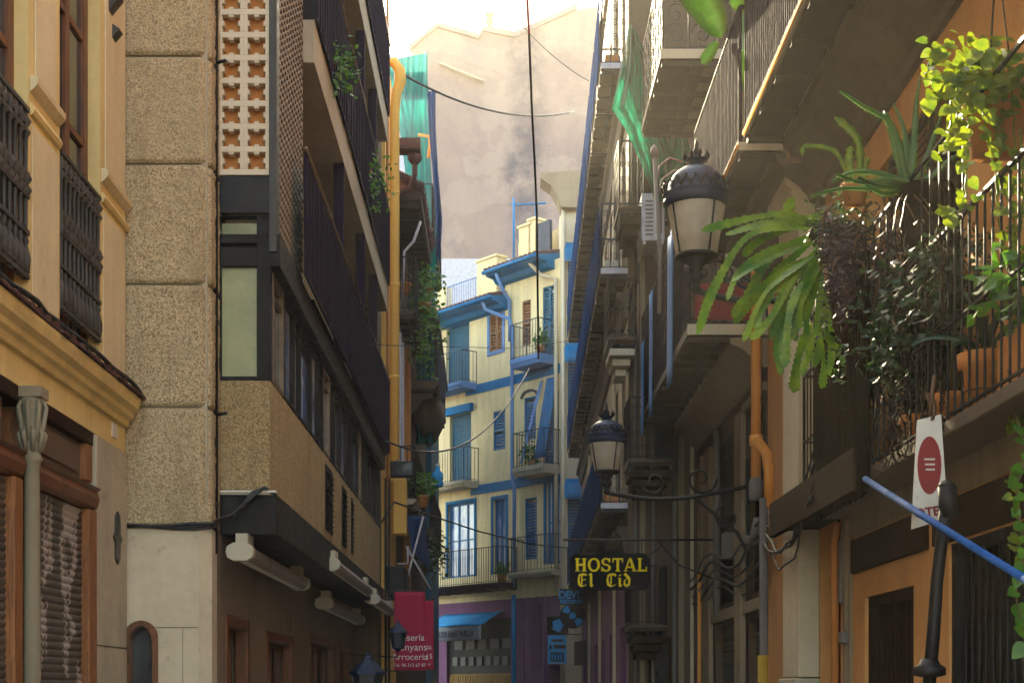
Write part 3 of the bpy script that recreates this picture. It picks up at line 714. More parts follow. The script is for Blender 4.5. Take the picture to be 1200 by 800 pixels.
# scaffold + nets
sc=thing('scaffold',(-2.2,33,10),'metal scaffold frame against white sky above the green netting on the left','scaffold')
m=MB()
def sp(px,py,Y=33.0): return P(px,py,Y)
for px in (455.5,462,474.5): m.tube([(P(px,0,33).x,33,9),(P(px,0,33).x,33,P(0,20,33).z+(px==455.5)*.1)],.02,6); 
for py in (28,40,54): m.tube([sp(455,py-1+2),sp(475,py-4)],.014,6)
for px in (482,499): m.tube([(P(px,0,33).x,33,9),(P(px,0,33).x,33,P(0,62,33).z)],.02,6)
m.build('frame',M['acw'],sc)
m=MB(); m.box(P(456,0,33).x,P(500,0,33).x,33,34.2,P(0,86,33).z,P(0,84,33).z); m.box(P(456,0,33).x,P(500,0,33).x,33,34.2,12,12.05); m.build('platform',M['navy'],sc)
def netf(poly_l,poly_r,Y,amp=.08,k=9,dy=0):
    def fn(u,v):
        n=len(poly_l)-1; t=v*n; i=min(int(t),n-1); f=t-i
        a=(poly_l[i][0]*(1-f)+poly_l[i+1][0]*f, poly_l[i][1]*(1-f)+poly_l[i+1][1]*f)
        b=(poly_r[i][0]*(1-f)+poly_r[i+1][0]*f, poly_r[i][1]*(1-f)+poly_r[i+1][1]*f)
        px=a[0]*(1-u)+b[0]*u; py=a[1]*(1-u)+b[1]*u
        yy=Y+dy*u+amp*(math.sin(u*k+v*4)+.6*math.sin(u*k*2.3+v*7+1)+.5*noise.noise(Vector((u*6,v*9,Y))))
        return P(px,py,yy)
    return fn
m=MB(); m.sheet(netf([(452,72),(453,110),(470,160),(478,230),(486,300),(488,400),(488,520)],[(501,62),(501,125),(504,180),(508,240),(513,300),(509,350),(508,520)],32.6,.10,9),26,44)
tag(m.build('safety_net',M['tealnet'],origin=P(480,300,32.6)),'teal safety net hanging on the scaffold behind the left roof eave','net')
m=MB(); m.sheet(netf([(501,108),(503,150),(507,200),(511,250),(511,300)],[(510,106),(510,150),(513,200),(518,260),(515,306)],31.8,.07,7),14,30)
tag(m.build('tarpaulin',M['tarp'],origin=P(505,200,31.8),solid=.02),'crumpled dark blue tarpaulin strip along the edge of the teal net','tarpaulin')
m=MB(); m.tube([P(490,158,32.2),P(503,160,32.2),P(504,170,32.2),P(502,185,32.2)],.035,8); tag(m.build('bent_pipe',M['pvc'],origin=P(500,160,32.2)),'short orange bent pipe poking out of the teal net','pipe')
# floodlight
t=thing('floodlight',P(471,550,24.2),'black boxy floodlight mounted on the yellow duct wall','floodlight')
m=MB(); p=P(471,550,24.2); m.box(p.x-.19,p.x+.2,24.1,24.3,p.z-.13,p.z+.13); m.build('housing',M['black'],t,.015)
m=MB(); m.box(p.x-.08,p.x+.17,24.088,24.098,p.z-.1,p.z+.09); m.build('lens',M['glass'],t)
m=MB(); m.tube([(p.x-.1,24.3,p.z+.14),(p.x-.1,24.5,p.z+.2),(p.x-.1,25,p.z+.2)],.02,6); m.build('bracket',M['black'],t)
# banner
t=thing('banner',(-1.4,23.8,3.3),'crimson bar banner with white lettering hanging off the left facade','banner')
Y=23.8
a=P(462,693,Y); b=P(498,785,Y)
def bsheet(p0,p1,y): 
    return lambda u,v: (p0.x+(p1.x-p0.x)*u, y+.012*math.sin(u*7+v*3)*v, p0.z+(p1.z-p0.z)*v)
m=MB(); m.sheet(bsheet(a,b,Y),10,14); m.build('cloth',M['red'],t,solid=.006)
m=MB(); c=P(490,703,Y); d=P(508,784,Y); m.sheet(bsheet(Vector((c.x,0,c.z)),Vector((d.x,0,d.z)),Y+.06),8,14); m.build('rear_cloth',M['red'],t,solid=.006)
for q in (((-2.0,Y,a.z+.02),(b.x+.02,Y,a.z+.02)),((-1.95,Y,b.z-.01),(b.x+.02,Y,b.z-.01)),((-2.0,Y+.06,c.z+.02),(d.x+.02,Y+.06,c.z+.02))):
    m=MB(); m.tube(q,.010,6); m.build('rod',M['grey'],t)
for s,sz,px,py,al in (('vesería',.155,482,750,0),('Menyans',.165,480,761.5,0),('Arrocería',.15,480.2,772.5,0),('Tel. 96 315 67 87',.075,480,780.5,0)):
    text(s,sz,'wtext',t,P(px,py,Y-.028),ROTF,.001)
for s,sz,px,py in (('ia',.11,503,760),('15',.11,503,771),('a',.07,503,779)): text(s,sz,'wtext',t,P(px,py,Y+.03),ROTF,.001)
# plants on the left balconies
def bush(mb, c, r, n, size, squash=1, droop=0, flat=.3):
    for i in range(n):
        th=random.uniform(0,6.283); ph=random.uniform(-1,1); rr=random.random()**.4
        q=Vector((math.cos(th)*math.sqrt(1-ph*ph),math.sin(th)*math.sqrt(1-ph*ph),ph*squash))*rr*r
        q*= .75+.5*noise.noise(q*4/r+Vector(c))+.25
        q=Vector(c)+q; q.z-=droop*random.random()**2*r
        d=Vector((random.uniform(-1,1),random.uniform(-1,1),random.uniform(-.8,.5))).normalized(); s=d.orthogonal().normalized()*size*random.uniform(.3,.5)
        L=d*size*random.uniform(.7,1.3); k=d.cross(s)*.25
        mb.add([q,q+L*.45+s+k,q+L,q+L*.45-s+k],[(0,1,2,3)])
def pot(mb,c,r,h): mb.lathe(c,[(r*.68,0),(r*.9,h*.78),(r,h*.8),(r,h),(r*.88,h),(r*.85,h*.86)],14)
def potted(px,py,Y,r,h,fr,label,n=120,sz=.09,mat='leafy',dz=.9,droop=0,potm='terra',grp='potted plants on the left balconies'):
    c=P(px,py,Y); t=thing('potted_plant',c,label,'plant',grp)
    m=MB(); pot(m,c,r,h); m.build('pot',M[potm],t)
    m=MB(); bush(m,(c.x,c.y,c.z+h+fr*dz),fr,n,sz,1,droop); 
    m.build('leaves',M[mat],t,recalc=False)
    m=MB()
    for k in range(6): m.tube([(c.x,c.y,c.z+h*.8),(c.x+random.uniform(-.4,.4)*fr,c.y+random.uniform(-.4,.4)*fr,c.z+h+fr*dz*random.uniform(.6,1.3))],.008,4)
    m.build('stems',M['stem'],t); return t
random.seed(11)
potted(474.5,344,28.0,.13,.2,.2,'small orange pot with withered plant on upper left balcony',60,.08,'dryleaf',1.1)
potted(497,365,28.5,.14,.16,.42,'large trailing green plant spilling over the upper left balcony',520,.10,'leafy',.25,3.2)
potted(503,345,29.5,.1,.16,.3,'round bushy green plant beside the trailing plant on the upper left',240,.09,'leafy',.6,.5)
potted(496,594,26.8,.12,.21,.26,'terracotta pot with bright leaves on lower left balcony',200,.10,'leafy',.9,.2)
potted(483,594,26.9,.1,.14,.26,'tall dark leafy plant left of the terracotta pot on the lower balcony',200,.1,'darkleaf',1.0)
c=P(506,641,27.5); t=thing('hanging_plant',c,'airy dark green plant dangling under the lower left balcony','plant')
m=MB(); bush(m,c,.34,260,.09,1.4,1); m.build('leaves',M['darkleaf'],t,recalc=False)
m=MB(); m.tube([c+Vector((0,0,.2)),(-1.5,27.8,5.0)],.008,4); m.build('cord',M['cable'],t)
c=P(515,560,29.0); t=thing('water_jug',c,'blue plastic water jug tied to the lower left balcony rail','jug')
m=MB(); m.lathe((c.x-.04,c.y,c.z-.18),[(.09,0),(.12,.03),(.12,.1),(.1,.13),(.12,.16),(.12,.26),(.05,.34),(.04,.36),(.04,.42)],14); m.build('body',M['bsign'],t)
m=MB(); m.lathe((c.x-.04,c.y,c.z+.243),[(.045,0),(.045,.04)],10); m.build('cap',M['paper'],t)
# folded awning and lantern below
t=thing('folded_awning',P(488,640,25.5),'folded dark fabric awning under the lower left balcony','awning')
m=MB()
def aw(u,v): p=P(476+22*u+v*6,604+40*v+24*u*v,25.8+u*.6); return (p.x,p.y+.05*math.sin(u*14+v*2),p.z)
m.sheet(aw,16,8); m.build('fabric',M['tarp'],t,solid=.012)
m=MB(); m.tube([P(474,690,25.5),P(496,605,26)],.02,6); m.tube([P(476,640,25.5),P(505,690,25.8)],.018,6); m.tube([P(466,660,25.3),P(478,660,25.3),P(478,640,25.3)],.018,6); m.build('arm',M['acw'],t)
m=MB(); m.box(-2.0,-1.6,24.6,26.0,3.2,3.7); tag(m.build('shutter_box',M['black'],origin=(-1.8,25,3.4),bev=.02),'black box housing under the yellow hatch above the banner','box')

random.seed(17)
for px,py,Yq,rr,lab in ((399,75,15.6,.22,'small light green plant trailing over the upper metal balcony'),(431,205,19.8,.26,'wispy green plant growing through the far metal balcony'),(395,62,15.4,.0,'')):
    if not rr: continue
    c=P(px,py,Yq); c.x=-1.70; t=thing('balcony_plant',c,lab,'plant','plants on the metal balconies')
    m=MB(); bush(m,(c.x,c.y,c.z),rr,150,.07,1.6,1.0); m.build('leaves',M['leafy'],t,recalc=False)
    m=MB(); pot(m,(c.x-.14,c.y,c.z-.1),.1,.16); m.build('pot',M['terra'],t)
# ================= FAR: cream house with blue bands =================
MF=Matrix(((.64,.768,0,-2.16),(-.768,.64,0,46.0),(0,0,1,0),(0,0,0,1)))
def FY(px): return 27.78/(.64+.768*(px-CX)/F)
def FU(px): return (46.0-FY(px))/.768
def FZ(px,py): return CZ+(HY-py)*FY(px)/F
def FR(px0,py0,px1,py1):     # pixel rectangle -> (u0,u1,z0,z1)
    pm=(px0+px1)/2
    return FU(px0),FU(px1),FZ(pm,py1),FZ(pm,py0)
H=thing('cream_house',(0,43.5,0),'cream house with bright blue bands, doors and balconies closing the far end of the street','house')
uS=FU(592); u0=FU(470); u1=FU(660)
ops=[FR(523,378,550,458),FR(574,368,589,411),FR(527,484,552,568),FR(578,481,592,527),FR(525,589,556,676),FR(578,584,593,672),
     FR(612,352,622,405),FR(636,335,651,425),FR(614,465,628,515),FR(638,460,655,548),FR(615,583,629,655),FR(640,562,661,660)]
m=MB(MF); wall(m,u0,uS,4.3,13.2,ops[:6],.35); wall(m,uS,u1,4.3,13.9,ops[6:],.35); m.box(u0,u1,.36,5,4.3,13.1); m.build('wall',M['farwall'],H)
m=MB(MF); wall(m,u0,u1,0,4.3,[(*FR(523,740,598,880)[:2],0,3.75),(*FR(622,694,634,770)[:2],2.2,4.1),(*FR(644,780,660,880)[:2],0,2.3)],.35,.01); m.build('ground_floor_wall',M['pink'],H)
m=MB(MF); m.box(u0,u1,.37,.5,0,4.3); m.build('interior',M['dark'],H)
for py,z,a,b in ((0,10.62,546,660),(0,7.55,552,660)):
    m=MB(MF); m.box(FU(a),u1,-.02,-.001,z,z+.28); m.build('blue_band',M['blue'],H,.004)
for a,b in ((507,518),): 
    m=MB(MF); m.box(FU(497),FU(518),-.02,-.001,10.25,10.55); m.build('blue_band',M['blue'],H)
# eaves
for (a,b,z,pr) in ((u0,uS+.12,13.2,.62),(uS-.22,FU(650),13.95,.62)):
    m=MB(MF); m.ext([(0,z-.32),(-.2,z-.28),(-.3,z-.16),(-pr+.05,z-.12),(-pr,z-.04),(-pr,z+.0),(.35,z+.22),(.35,z-.32)],'u',a,b); e=m.build('eave',M['blue'],H,.01)
    m=MB(MF); k=a
    while k<b-.1: m.tube([(k+.08,-pr-.05,z+.03),(k+.08,.33,z+.28)],.075,7); k+=.2
    m.build('roof_tiles',M['rooftile'] if z<13.5 else M['rooftile'],e)
    m=MB(MF); m.tube([(a,-pr-.06,z-.03),(b,-pr-.06,z-.03)],.06,8); m.build('gutter',M['blue'],e)
m=MB(MF); m.box(u0,uS,.8,4.8,13.1,13.25); m.build('terrace',M['concrete'],H)
# terrace parapet pillars, rail
for a,b,y0,y1 in ((548,571,306,352),(597,611,267,315),(608,616,263,300)):
    zz=FZ(560,y0) if a<590 else FZ(605,y0)
    m=MB(MF); m.box(FU(a),FU(b),.36,.75,13.0,zz+.12); m.box(FU(a)-.04,FU(b)+.04,.32,.79,zz+.12,zz+.2); m.build('parapet_pillar',M['farwall'],H,.01)
m=MB(MF); m.box(FU(500),FU(510),.4,.7,13,14.4); m.build('parapet_pillar',M['farwall'],H,.01)
railing(H,MF,[(FU(510),.5),(FU(548),.5)],13.3,1.1,.12,.018,'plain','clothb','terrace_railing')
railing(H,MF,[(FU(571),.5),(FU(596),.5)],13.3,1.25,.12,.018,'plain','clothb','terrace_railing')
m=MB(MF); m.box(FU(572),FU(630),1.2,1.3,13.9,15.3); m.build('terrace_wall',M['farwall'],H)
m=MB(MF); m.box(FU(616),FU(632),.4,.5,14.1,15.3); m.build('terrace_panel',M['navy'],H)
def bo(i,kind,**k):
    a,b,c,d=ops[i]
    if kind=='roll': 
        o=roller(H,MF,a,b,c,d,.12,'teal',.06,name='blue_roller_blind')
        m=MB(MF); m.box(a-.18,b+.12,-.13,.0,d-.02,d+.22); m.build('blind_box',M['blue'],H,.01); return
    if kind=='door': 
        m=MB(MF); m.box(a-.09,a,-.03,.05,c,d+.09); m.box(b,b+.09,-.03,.05,c,d+.09); m.box(a,b,-.03,.05,d,d+.09); m.build('door_frame',M['blue'],H,.005)
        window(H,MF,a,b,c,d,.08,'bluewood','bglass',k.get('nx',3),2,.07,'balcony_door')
    if kind=='shut':
        if k.get('fr'): 
            m=MB(MF); w=.1; m.box(a-w,b+w,-.03,0,d,d+w); m.box(a-w,b+w,-.03,0,c-w,c); m.box(a-w,a,-.03,0,c,d); m.box(b,b+w,-.03,0,c,d); m.build('window_frame',M['clothb'],H)
        shutters(H,MF,a,b,c,d,.02,k.get('mat','bluewood'),k.get('n',1),.09)
bo(0,'roll'); bo(1,'shut',fr=1,mat='owood',n=2); bo(2,'roll'); bo(3,'shut'); bo(4,'door'); bo(5,'door',nx=2)
bo(6,'shut',mat='owood'); bo(7,'shut',mat='teal',n=2); bo(8,'shut'); bo(9,'shut',n=2); bo(10,'shut'); bo(11,'door',nx=4)
m=MB(MF); a,b,c,d=ops[8]; 
for k in range(9):
    t0,t1=math.pi*k/9,math.pi*(k+1)/9; cx=(a+b)/2; r=(b-a)/2+.05
    m.ext([(cx+math.cos(t0)*r,d+math.sin(t0)*r*.5),(cx+math.cos(t1)*r,d+math.sin(t1)*r*.5),(cx+math.cos(t1)*(r+.07),d+math.sin(t1)*(r*.5+.07)),(cx+math.cos(t0)*(r+.07),d+math.sin(t0)*(r*.5+.07))],'w',-.05,0)
m.build('arched_moulding',M['grey'],H)
# balconies
def fb(pa,pb,z,pr,**k): return balcony(H,MF,FU(pa),FU(pb),z,pr,**k)
fb(505,559,10.95,.6,th=.2,mat='clothb',style='plain',rmat='navy',h=.95,sp=.13,t=.016,brackets=False,joists=False)
fb(505,561,7.95,.6,th=.2,mat='concrete',style='plain',rmat='navy',h=1.0,sp=.13,t=.016,brackets=False,joists=False)
fb(490,606,4.75,.75,th=.16,mat='purple',style='plain',rmat='black',h=1.05,sp=.11,t=.017,brackets=False,joists=True)
fb(617,651,11.15,.65,th=.26,mat='clothb',style='plain',rmat='navy',h=1.0,sp=.14,t=.016,brackets=False,joists=False)
fb(620,657,8.0,.65,th=.26,mat='concrete',style='plain',rmat='navy',h=1.0,sp=.14,t=.016,brackets=False,joists=False)
fb(612,664,5.0,.6,th=.16,mat='concrete',style='plain',rmat='navy',h=1.0,sp=.14,t=.016,brackets=False,joists=False)
# draped blue curtain blinds on second right balcony
m=MB(MF); 
m.sheet(lambda u,v:(FU(628)+(FU(640)-FU(628))*(u*.25+v*.75*0+v*.6),-.62+.55*v,8.1+2.4*v),5,8); m.build('hanging_blind',M['clothb'],H,solid=.02)
m=MB(MF); m.sheet(lambda u,v:(FU(641)+(FU(653)-FU(641))*u,-.5+.48*v+.03*math.sin(u*20),8.2+2.35*v),14,8); m.build('hanging_blind',M['bluewood'],H,solid=.02)
# drainpipes
m=MB(MF); k=FU(603); m.tube([(FU(583),-.56,13.1),(FU(584),-.5,12.9),(k-.1,-.12,12.55),(k,-.1,12.3),(k,-.1,7.9),(k+.1,-.1,7.6),(k+.1,-.1,4.6)],.055,8); m.build('drainpipe',M['clothb'],H)
m=MB(MF); k=FU(600); m.tube([(k,-.62,13.8),(k,-.3,13.3),(k,-.09,13.1),(k,-.09,11.9)],.05,8); m.build('drainpipe',M['clothb'],H)
m=MB(MF); k=FU(655); m.tube([(FU(634),-.5,13.9),(FU(640),-.2,13.5),(k,-.12,13.3),(k,-.12,4.4)],.06,8); m.build('drainpipe',M['lime'],H)
m=MB(MF); k=FU(605); m.tube([(k,-.1,4.4),(k,-.1,0)],.07,8); m.build('drainpipe',M['blue'],H)
# ground floor detail
m=MB(MF)
for px in (600,612,636,661): m.box(FU(px),FU(px)+.12,-.04,.0,0,4.25)
m.build('pilaster',M['pink'],H,.01)
a,b,c,d=FR(524,742,598,880)
m=MB(MF); m.box(a,b,.13,.18,0,3.2); 
for k in range(int((b-a)/.12)): m.box(a+k*.12,a+k*.12+.05,.10,.129,0,2.05)
m.build('shop_shutter',M['gold'],H)
m=MB(MF); m.box(a,b,.1,.16,2.1,3.75); m.build('shop_transom',M['dark'],H)
for k in range(7):
    q=a+.2+k*(b-a-.4)/6.6; m=MB(MF); m.box(q,q+.24,.06,.09,2.35,2.62); m.build('transom_tile',M['ggrey'],H)
for k in range(5):
    q=a+.3+k*(b-a-.4)/4.6; m=MB(MF); m.box(q,q+.4,.06,.09,2.85,3.15); m.build('transom_tile',M['ggrey'],H)
# shop awning
t=thing('shop_awning',MF@Vector(((a+b)/2,-.3,3.6)),'faded blue shop awning with lettered valance over the shuttered shop','awning')
a2,b2=FU(521),FU(589)
m=MB(MF); m.sheet(lambda u,v:(a2+(b2-a2)*u,-.02-.8*v,3.95-.42*v+.01*math.sin(u*20)),20,4); m.build('canopy',M['bsign'],t,solid=.02)
m=MB(MF); m.sheet(lambda u,v:(a2+(b2-a2)*u,-.83+.01*math.sin(u*16+v),3.53-.45*v),20,4); m.build('valance',M['canvas'],t,solid=.012)
m=MB(MF); m.tube([(a2+.05,-.03,3.4),(a2+.05,-.78,3.5)],.015,6); m.tube([(b2+.06,-.03,3.95),(b2+.35,-.5,3.9),(b2+.1,-.8,3.55)],.02,6); m.tube([(a2,-.84,3.54),(b2,-.84,3.54)],.025,6); m.build('arm',M['bsign'],t)
rotF=Matrix(((.64,.768,0),(-.768,.64,0),(0,0,1)))@ROTF
text('LOS INAS PAELLA',.25,'dtext',t,MF@Vector(((FU(531)+FU(591))/2,-.86,3.2)),rotF,.002,.006,sx=.86)
# signs
def fsign(px0,py0,px1,py1,w=-.15,th=.06): 
    a,b,c,d=FR(px0,py0,px1,py1); return a,b,c,d
t=thing('record_shop_sign',MF@Vector((FU(670),-.9,3.7)),'sign with blue lettering above a big vinyl record disc','sign')
Yr=37.5
m=MB(); p=P(671,721,Yr); n=28
m.add([(p.x+math.cos(2*math.pi*k/n)*.32,Yr,p.z+math.sin(2*math.pi*k/n)*.32) for k in range(n)]+[(p.x+math.cos(2*math.pi*k/n)*.32,Yr+.04,p.z+math.sin(2*math.pi*k/n)*.32) for k in range(n)],[tuple(range(n)),tuple(range(2*n-1,n-1,-1))]+[(k,(k+1)%n,n+(k+1)%n,n+k) for k in range(n)])
m.tube([(p.x+math.cos(2*math.pi*k/n)*.32,Yr+.01,p.z+math.sin(2*math.pi*k/n)*.32) for k in range(n+1)],.014,5,False)
m.build('record_disc',M['signblk'],t)
m=MB(); 
def sector(r0,r1,a0,a1,y):
    q=[(p.x+math.cos(a0+(a1-a0)*k/10)*r1,p.z+math.sin(a0+(a1-a0)*k/10)*r1) for k in range(11)]+[(p.x+math.cos(a1-(a1-a0)*k/10)*r0,p.z+math.sin(a1-(a1-a0)*k/10)*r0) for k in range(11)]
    m.ext(q,'w',y-.006,y)
sector(.001,.09,0,6.28,Yr-.002); sector(.13,.30,2.0,2.75,Yr-.002); sector(.13,.30,5.1,5.9,Yr-.002); m.build('record_label',M['bsign'],t)
m=MB(); m.box(P(656,0,Yr).x,P(685,0,Yr).x,Yr+.0,Yr+.03,P(0,708,Yr).z+.0,P(0,691,Yr).z+.03); m.build('board',M['signblk'],t)
text('DEVIL',.27,'bsign',t,P(669.5,700.5,Yr-.01),ROTF,.004,.012,sx=.95)
text('RECORDS',.13,'bsign',t,P(669.5,706.3,Yr-.012),ROTF,.004,.006)
m=MB(); m.tube([(P(671,0,Yr).x,Yr+.02,P(0,690,Yr).z),(2.75,Yr+.02,P(0,690,Yr).z)],.015,6); m.build('arm',M['black'],t)
def boardsign(px0,py0,px1,py1,Yq,mat,label,cat='sign',name='sign',bev=.01):
    a=P(px0,py1,Yq); b=P(px1,py0,Yq); t=thing(name,((a.x+b.x)/2,Yq,(a.z+b.z)/2),label,cat)
    m=MB(); m.box(a.x,b.x,Yq,Yq+.06,a.z,b.z); m.build('board',M[mat],t,bev)
    m=MB(); m.tube([((a.x+b.x)/2,Yq+.04,b.z+.01),(b.x+.15,Yq+.04,b.z+.03),(2.78,Yq+.05,b.z+.03)],.012,6); m.build('arm',M['black'],t)
    return t,a,b
t,a,b=boardsign(641,722,666,743,39,'signblk','dark speckled wall board with a blue diamond, left of the record disc')
m=MB(); c=(a+b)/2; n=10; m.ext([(c.x+math.cos(2*math.pi*k/n)*(.13 if k%2 else .17),c.z+math.sin(2*math.pi*k/n)*(.15 if k%2 else .2)) for k in range(n)],'w',38.985,38.998); m.build('emblem',M['bsign'],t)
m=MB()
for k in range(40):
    x_=random.uniform(a.x+.02,b.x-.05); z_=random.uniform(a.z+.02,b.z-.05)
    if abs(x_-c.x)>.15 or abs(z_-c.z)>.18: m.box(x_,x_+.02,38.99,38.998,z_,z_+.02)
m.build('speckle',M['terra'],t)
t,a,b=boardsign(642,744,664,777,38.5,'bsign','bright blue two-part board sign hanging below the diamond board')
m=MB(); m.box(a.x+.09,b.x-.09,38.488,38.497,b.z-.17,b.z-.10); m.box(a.x+.15,b.x-.03,38.488,38.497,b.z-.35,b.z-.25); m.box(a.x+.04,a.x+.1,38.488,38.497,b.z-.38,b.z-.25)
m.box(a.x+.07,b.x-.07,38.488,38.497,a.z+.05,a.z+.30); m.build('dark_print',M['signblk'],t)
m=MB(); 
for k in range(4): m.box(a.x+.1+k*.08,a.x+.14+k*.08,38.478,38.487,a.z+.09,a.z+.26)
m.build('blue_print',M['bsign'],t)
t,a,b=boardsign(673,751,687,779,37,'signblk','small dark purple box sign right of the blue board sign')
# corner white building with curved cornice, right of cream house
G=thing('white_corner_house',(2.4,41,0),'narrow white house with curved cornice and blue awnings right of the cream house','house')
LG=FRONT(40.6)
gx=lambda px:(px-CX)/F*40.6
m=MB(LG); hh=[(1.92,2.30,9.0,11.2),(1.92,2.30,5.2,7.4),(1.92,2.30,12.4,14.0)]
wall(m,1.74,3.4,0,15.2,hh,.35); m.box(1.74,1.9,.36,4,0,15.2); m.box(1.9,6,.36,.5,0,15.2); m.build('wall',M['lime'],G)
m=MB(LG); m.ext([(1.76,15.0),(1.70,15.05),(1.62,15.3),(1.45,15.6),(1.15,15.8),(1.15,15.95),(3.4,16.1),(3.4,15.0)],'w',-.3,.5); m.build('cornice',M['beige'],G)
for a,b,c,d in hh:
    shutters(G,LG,a,b,c,d,.05,'bluewood',1,.09)
    m=MB(LG); m.sheet(lambda u,v:(a-.1+(b-a+.2)*u,-.02-.3*v,d+.1-.6*v),4,3); m.build('blue_awning',M['blue'],G,solid=.02)
m=MB(LG); m.tube([(1.8,-.06,15),(1.8,-.06,0)],.05,8); m.build('drainpipe',M['lime'],G)
m=MB(); p=P(668,374,39.6); m.lathe((p.x,p.y,p.z-.1),[(.05,0),(.09,.04),(.09,.16),(.05,.2)],10); m.tube([(p.x,p.y,p.z),(p.x,40.62,p.z+.1)],.012,5); o=m.build('yellow_lamp',M['ytext'],origin=p); tag(o,'small yellow round lamp on the white corner house','lamp')
# ================= blank gable wall beyond =================
K=thing('blank_gable_building',(-1,66,0),'tall building with a blank stained gable wall rising behind the cream house','building')
YK=66.0; pts=[(480,60),(513,33),(561,47),(567,38),(604,45),(676,12)]
m=MB(FRONT(YK)); prof=[(P(px,py,YK).x,P(px,py,YK).z) for px,py in pts]
m.ext([(prof[0][0],0)]+prof+[(prof[-1][0]+3,prof[-1][1]+.5),(prof[-1][0]+3,0)],'w',0,16); m.build('gable_wall',M['gable'],K)
m=MB(FRONT(YK)); 
for (p,q) in zip(prof,prof[1:]): m.ext([(p[0],p[1]+.01),(q[0],q[1]+.01),(q[0],q[1]+.22),(p[0],p[1]+.22)],'w',-.15,.5)
m.build('coping',M['gable'],K)
m=MB(); m.ext([(P(515,76,YK).x,P(515,76,YK).z),(P(567,97,YK).x,P(567,97,YK).z),(P(567,99,YK).x,P(567,99,YK).z),(P(515,78,YK).x,P(515,78,YK).z)],'w',YK-.35,YK-.01); m.build('flashing',M['concrete'],K)
m=MB(); m.box(-30,prof[0][0]-.01,YK+.3,YK+14,0,P(0,60,YK).z); m.build('sun_blocking_wing',M['acw'],K)  # visible wing, widened out of view to keep sun off the lower street
m=MB(); a=P(572,0,YK+.5); m.box(a.x-.06,a.x+.2,YK+.4,YK+.7,P(0,50,YK).z,P(0,10,YK).z)
for k in range(5): m.box(a.x-.12,a.x+.26,YK+.35,YK+.75,P(0,44-8*k,YK).z,P(0,42-8*k,YK).z)
m.build('chimney_stack',M['beige'],K)
Q=thing('pale_tower_building',(4,95,0),'hazy pale high-rise with bluish windows peeping over the gable wall','building')
m=MB(); YQ=95; a=P(600,0,YQ).x; m.box(a,a+14,YQ,YQ+12,0,P(0,-60,YQ).z); m.ext([(P(576,60,YQ).x,30),(P(576,60,YQ).x,P(0,34,YQ).z),(P(588,0,YQ).x,P(0,10,YQ).z),(a-.01,P(0,-20,YQ).z),(a-.01,30)],'w',YQ+.5,YQ+10); m.build('wall',M['white'],Q)
for i in range(3):
    for j in range(4):
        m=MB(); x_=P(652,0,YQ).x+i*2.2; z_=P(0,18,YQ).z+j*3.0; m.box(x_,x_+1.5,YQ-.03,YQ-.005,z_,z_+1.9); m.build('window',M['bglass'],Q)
# terrace clothes frame
t=thing('clothes_frame',P(605,245,44),'thin blue metal frame standing on the roof terrace of the cream house','frame')
m=MB(); Yt=43.5
for px in (602,628): m.tube([(P(px,0,Yt).x,Yt,13.9),(P(px,232 if px<610 else 240,Yt))],.035,6)
m.tube([P(602,240,Yt),P(640,238,Yt)],.03,6); m.tube([P(598,239,Yt),P(606,239,Yt)],.02,6); m.build('frame',M['blue'],t)
# long low roof sheet behind terrace
m=MB(); m.box(P(508,0,52).x,P(680,0,52).x,52,58,0,P(0,303,52).z); o=m.build('low_house',M['acw'],origin=(0,55,0)); tag(o,'pale grey flat-roofed house just behind the roof terrace railings','house')

for px,z,rr,lab in ((634,8.0,.3,'green potted plant on the balcony with hanging blue blinds'),(645,11.15,.22,'small potted plant on the top right balcony of the cream house'),(600,4.75,.2,'low potted plant at the right end of the long lowest balcony')):
    c=MF@Vector((FU(px),-.38,z)); t=thing('potted_plant',c,lab,'plant','potted plants on the cream house')
    m=MB(); pot(m,c,.14,.24); m.build('pot',M['terra'],t)
    m=MB(); bush(m,(c.x,c.y,c.z+.42),rr,110,.13,1.2,.3); m.build('leaves',M['leafy'],t,recalc=False)
# ================= RIGHT: near orange building =================
O=thing('orange_building',(3,10,0),'orange plaster building with plant-filled iron balcony, nearest on the right','building')
RR=RIGHT(3.0)
m=MB(RR)
holes=[(7.1,8.15,3.25,5.7),(9.4,11.9,3.25,5.7),(7.5,9.0,6.7,9.0),(10.6,11.8,6.7,9.0),(6.6,9.68,.0,2.57),(10.5,11.9,.0,2.36),(12.75,13.56,0,3.2)]
wall(m,0,16.2,0,13,holes,.4); m.box(0,16.2,.42,6,0,13); m.build('wall',M['orange'],O)
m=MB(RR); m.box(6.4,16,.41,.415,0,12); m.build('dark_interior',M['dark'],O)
# beige render band between lintel and balcony
m=MB(RR); m.box(6.0,12.7,-.006,0,2.88,3.2); m.build('render_band',M['beige'],O)
m=MB(RR); m.box(8.0,9.95,-.035,-.0,2.58,2.86); m.box(10.12,12.25,-.035,-.0,2.58,2.86); m.build('lintel_board',M['dwood'],O,.006)
m=MB(RR)
m.box(6.5,9.68,.12,.16,0,2.57)
k=6.7
while k<9.6: m.tube([(k,.08,0),(k,.08,2.56)],.011,6); k+=.13
m.box(6.5,9.68,.06,.1,1.05,1.09); m.box(9.62,9.68,.02,.12,0,2.57); m.box(6.5,9.62,.02,.12,2.50,2.57)
m.build('barred_shopfront',M['black'],O)
m=MB(RR); m.box(10.5,11.9,.12,.16,0,2.36)
for k in range(12): m.box(10.55+k*.112,10.60+k*.112,.10,.12,.05,2.3)
m.box(10.5,10.56,.03,.12,0,2.36); m.box(11.84,11.9,.03,.12,0,2.36); m.box(10.56,11.84,.03,.12,2.28,2.36)
m.build('slatted_door',M['dwood'],O)
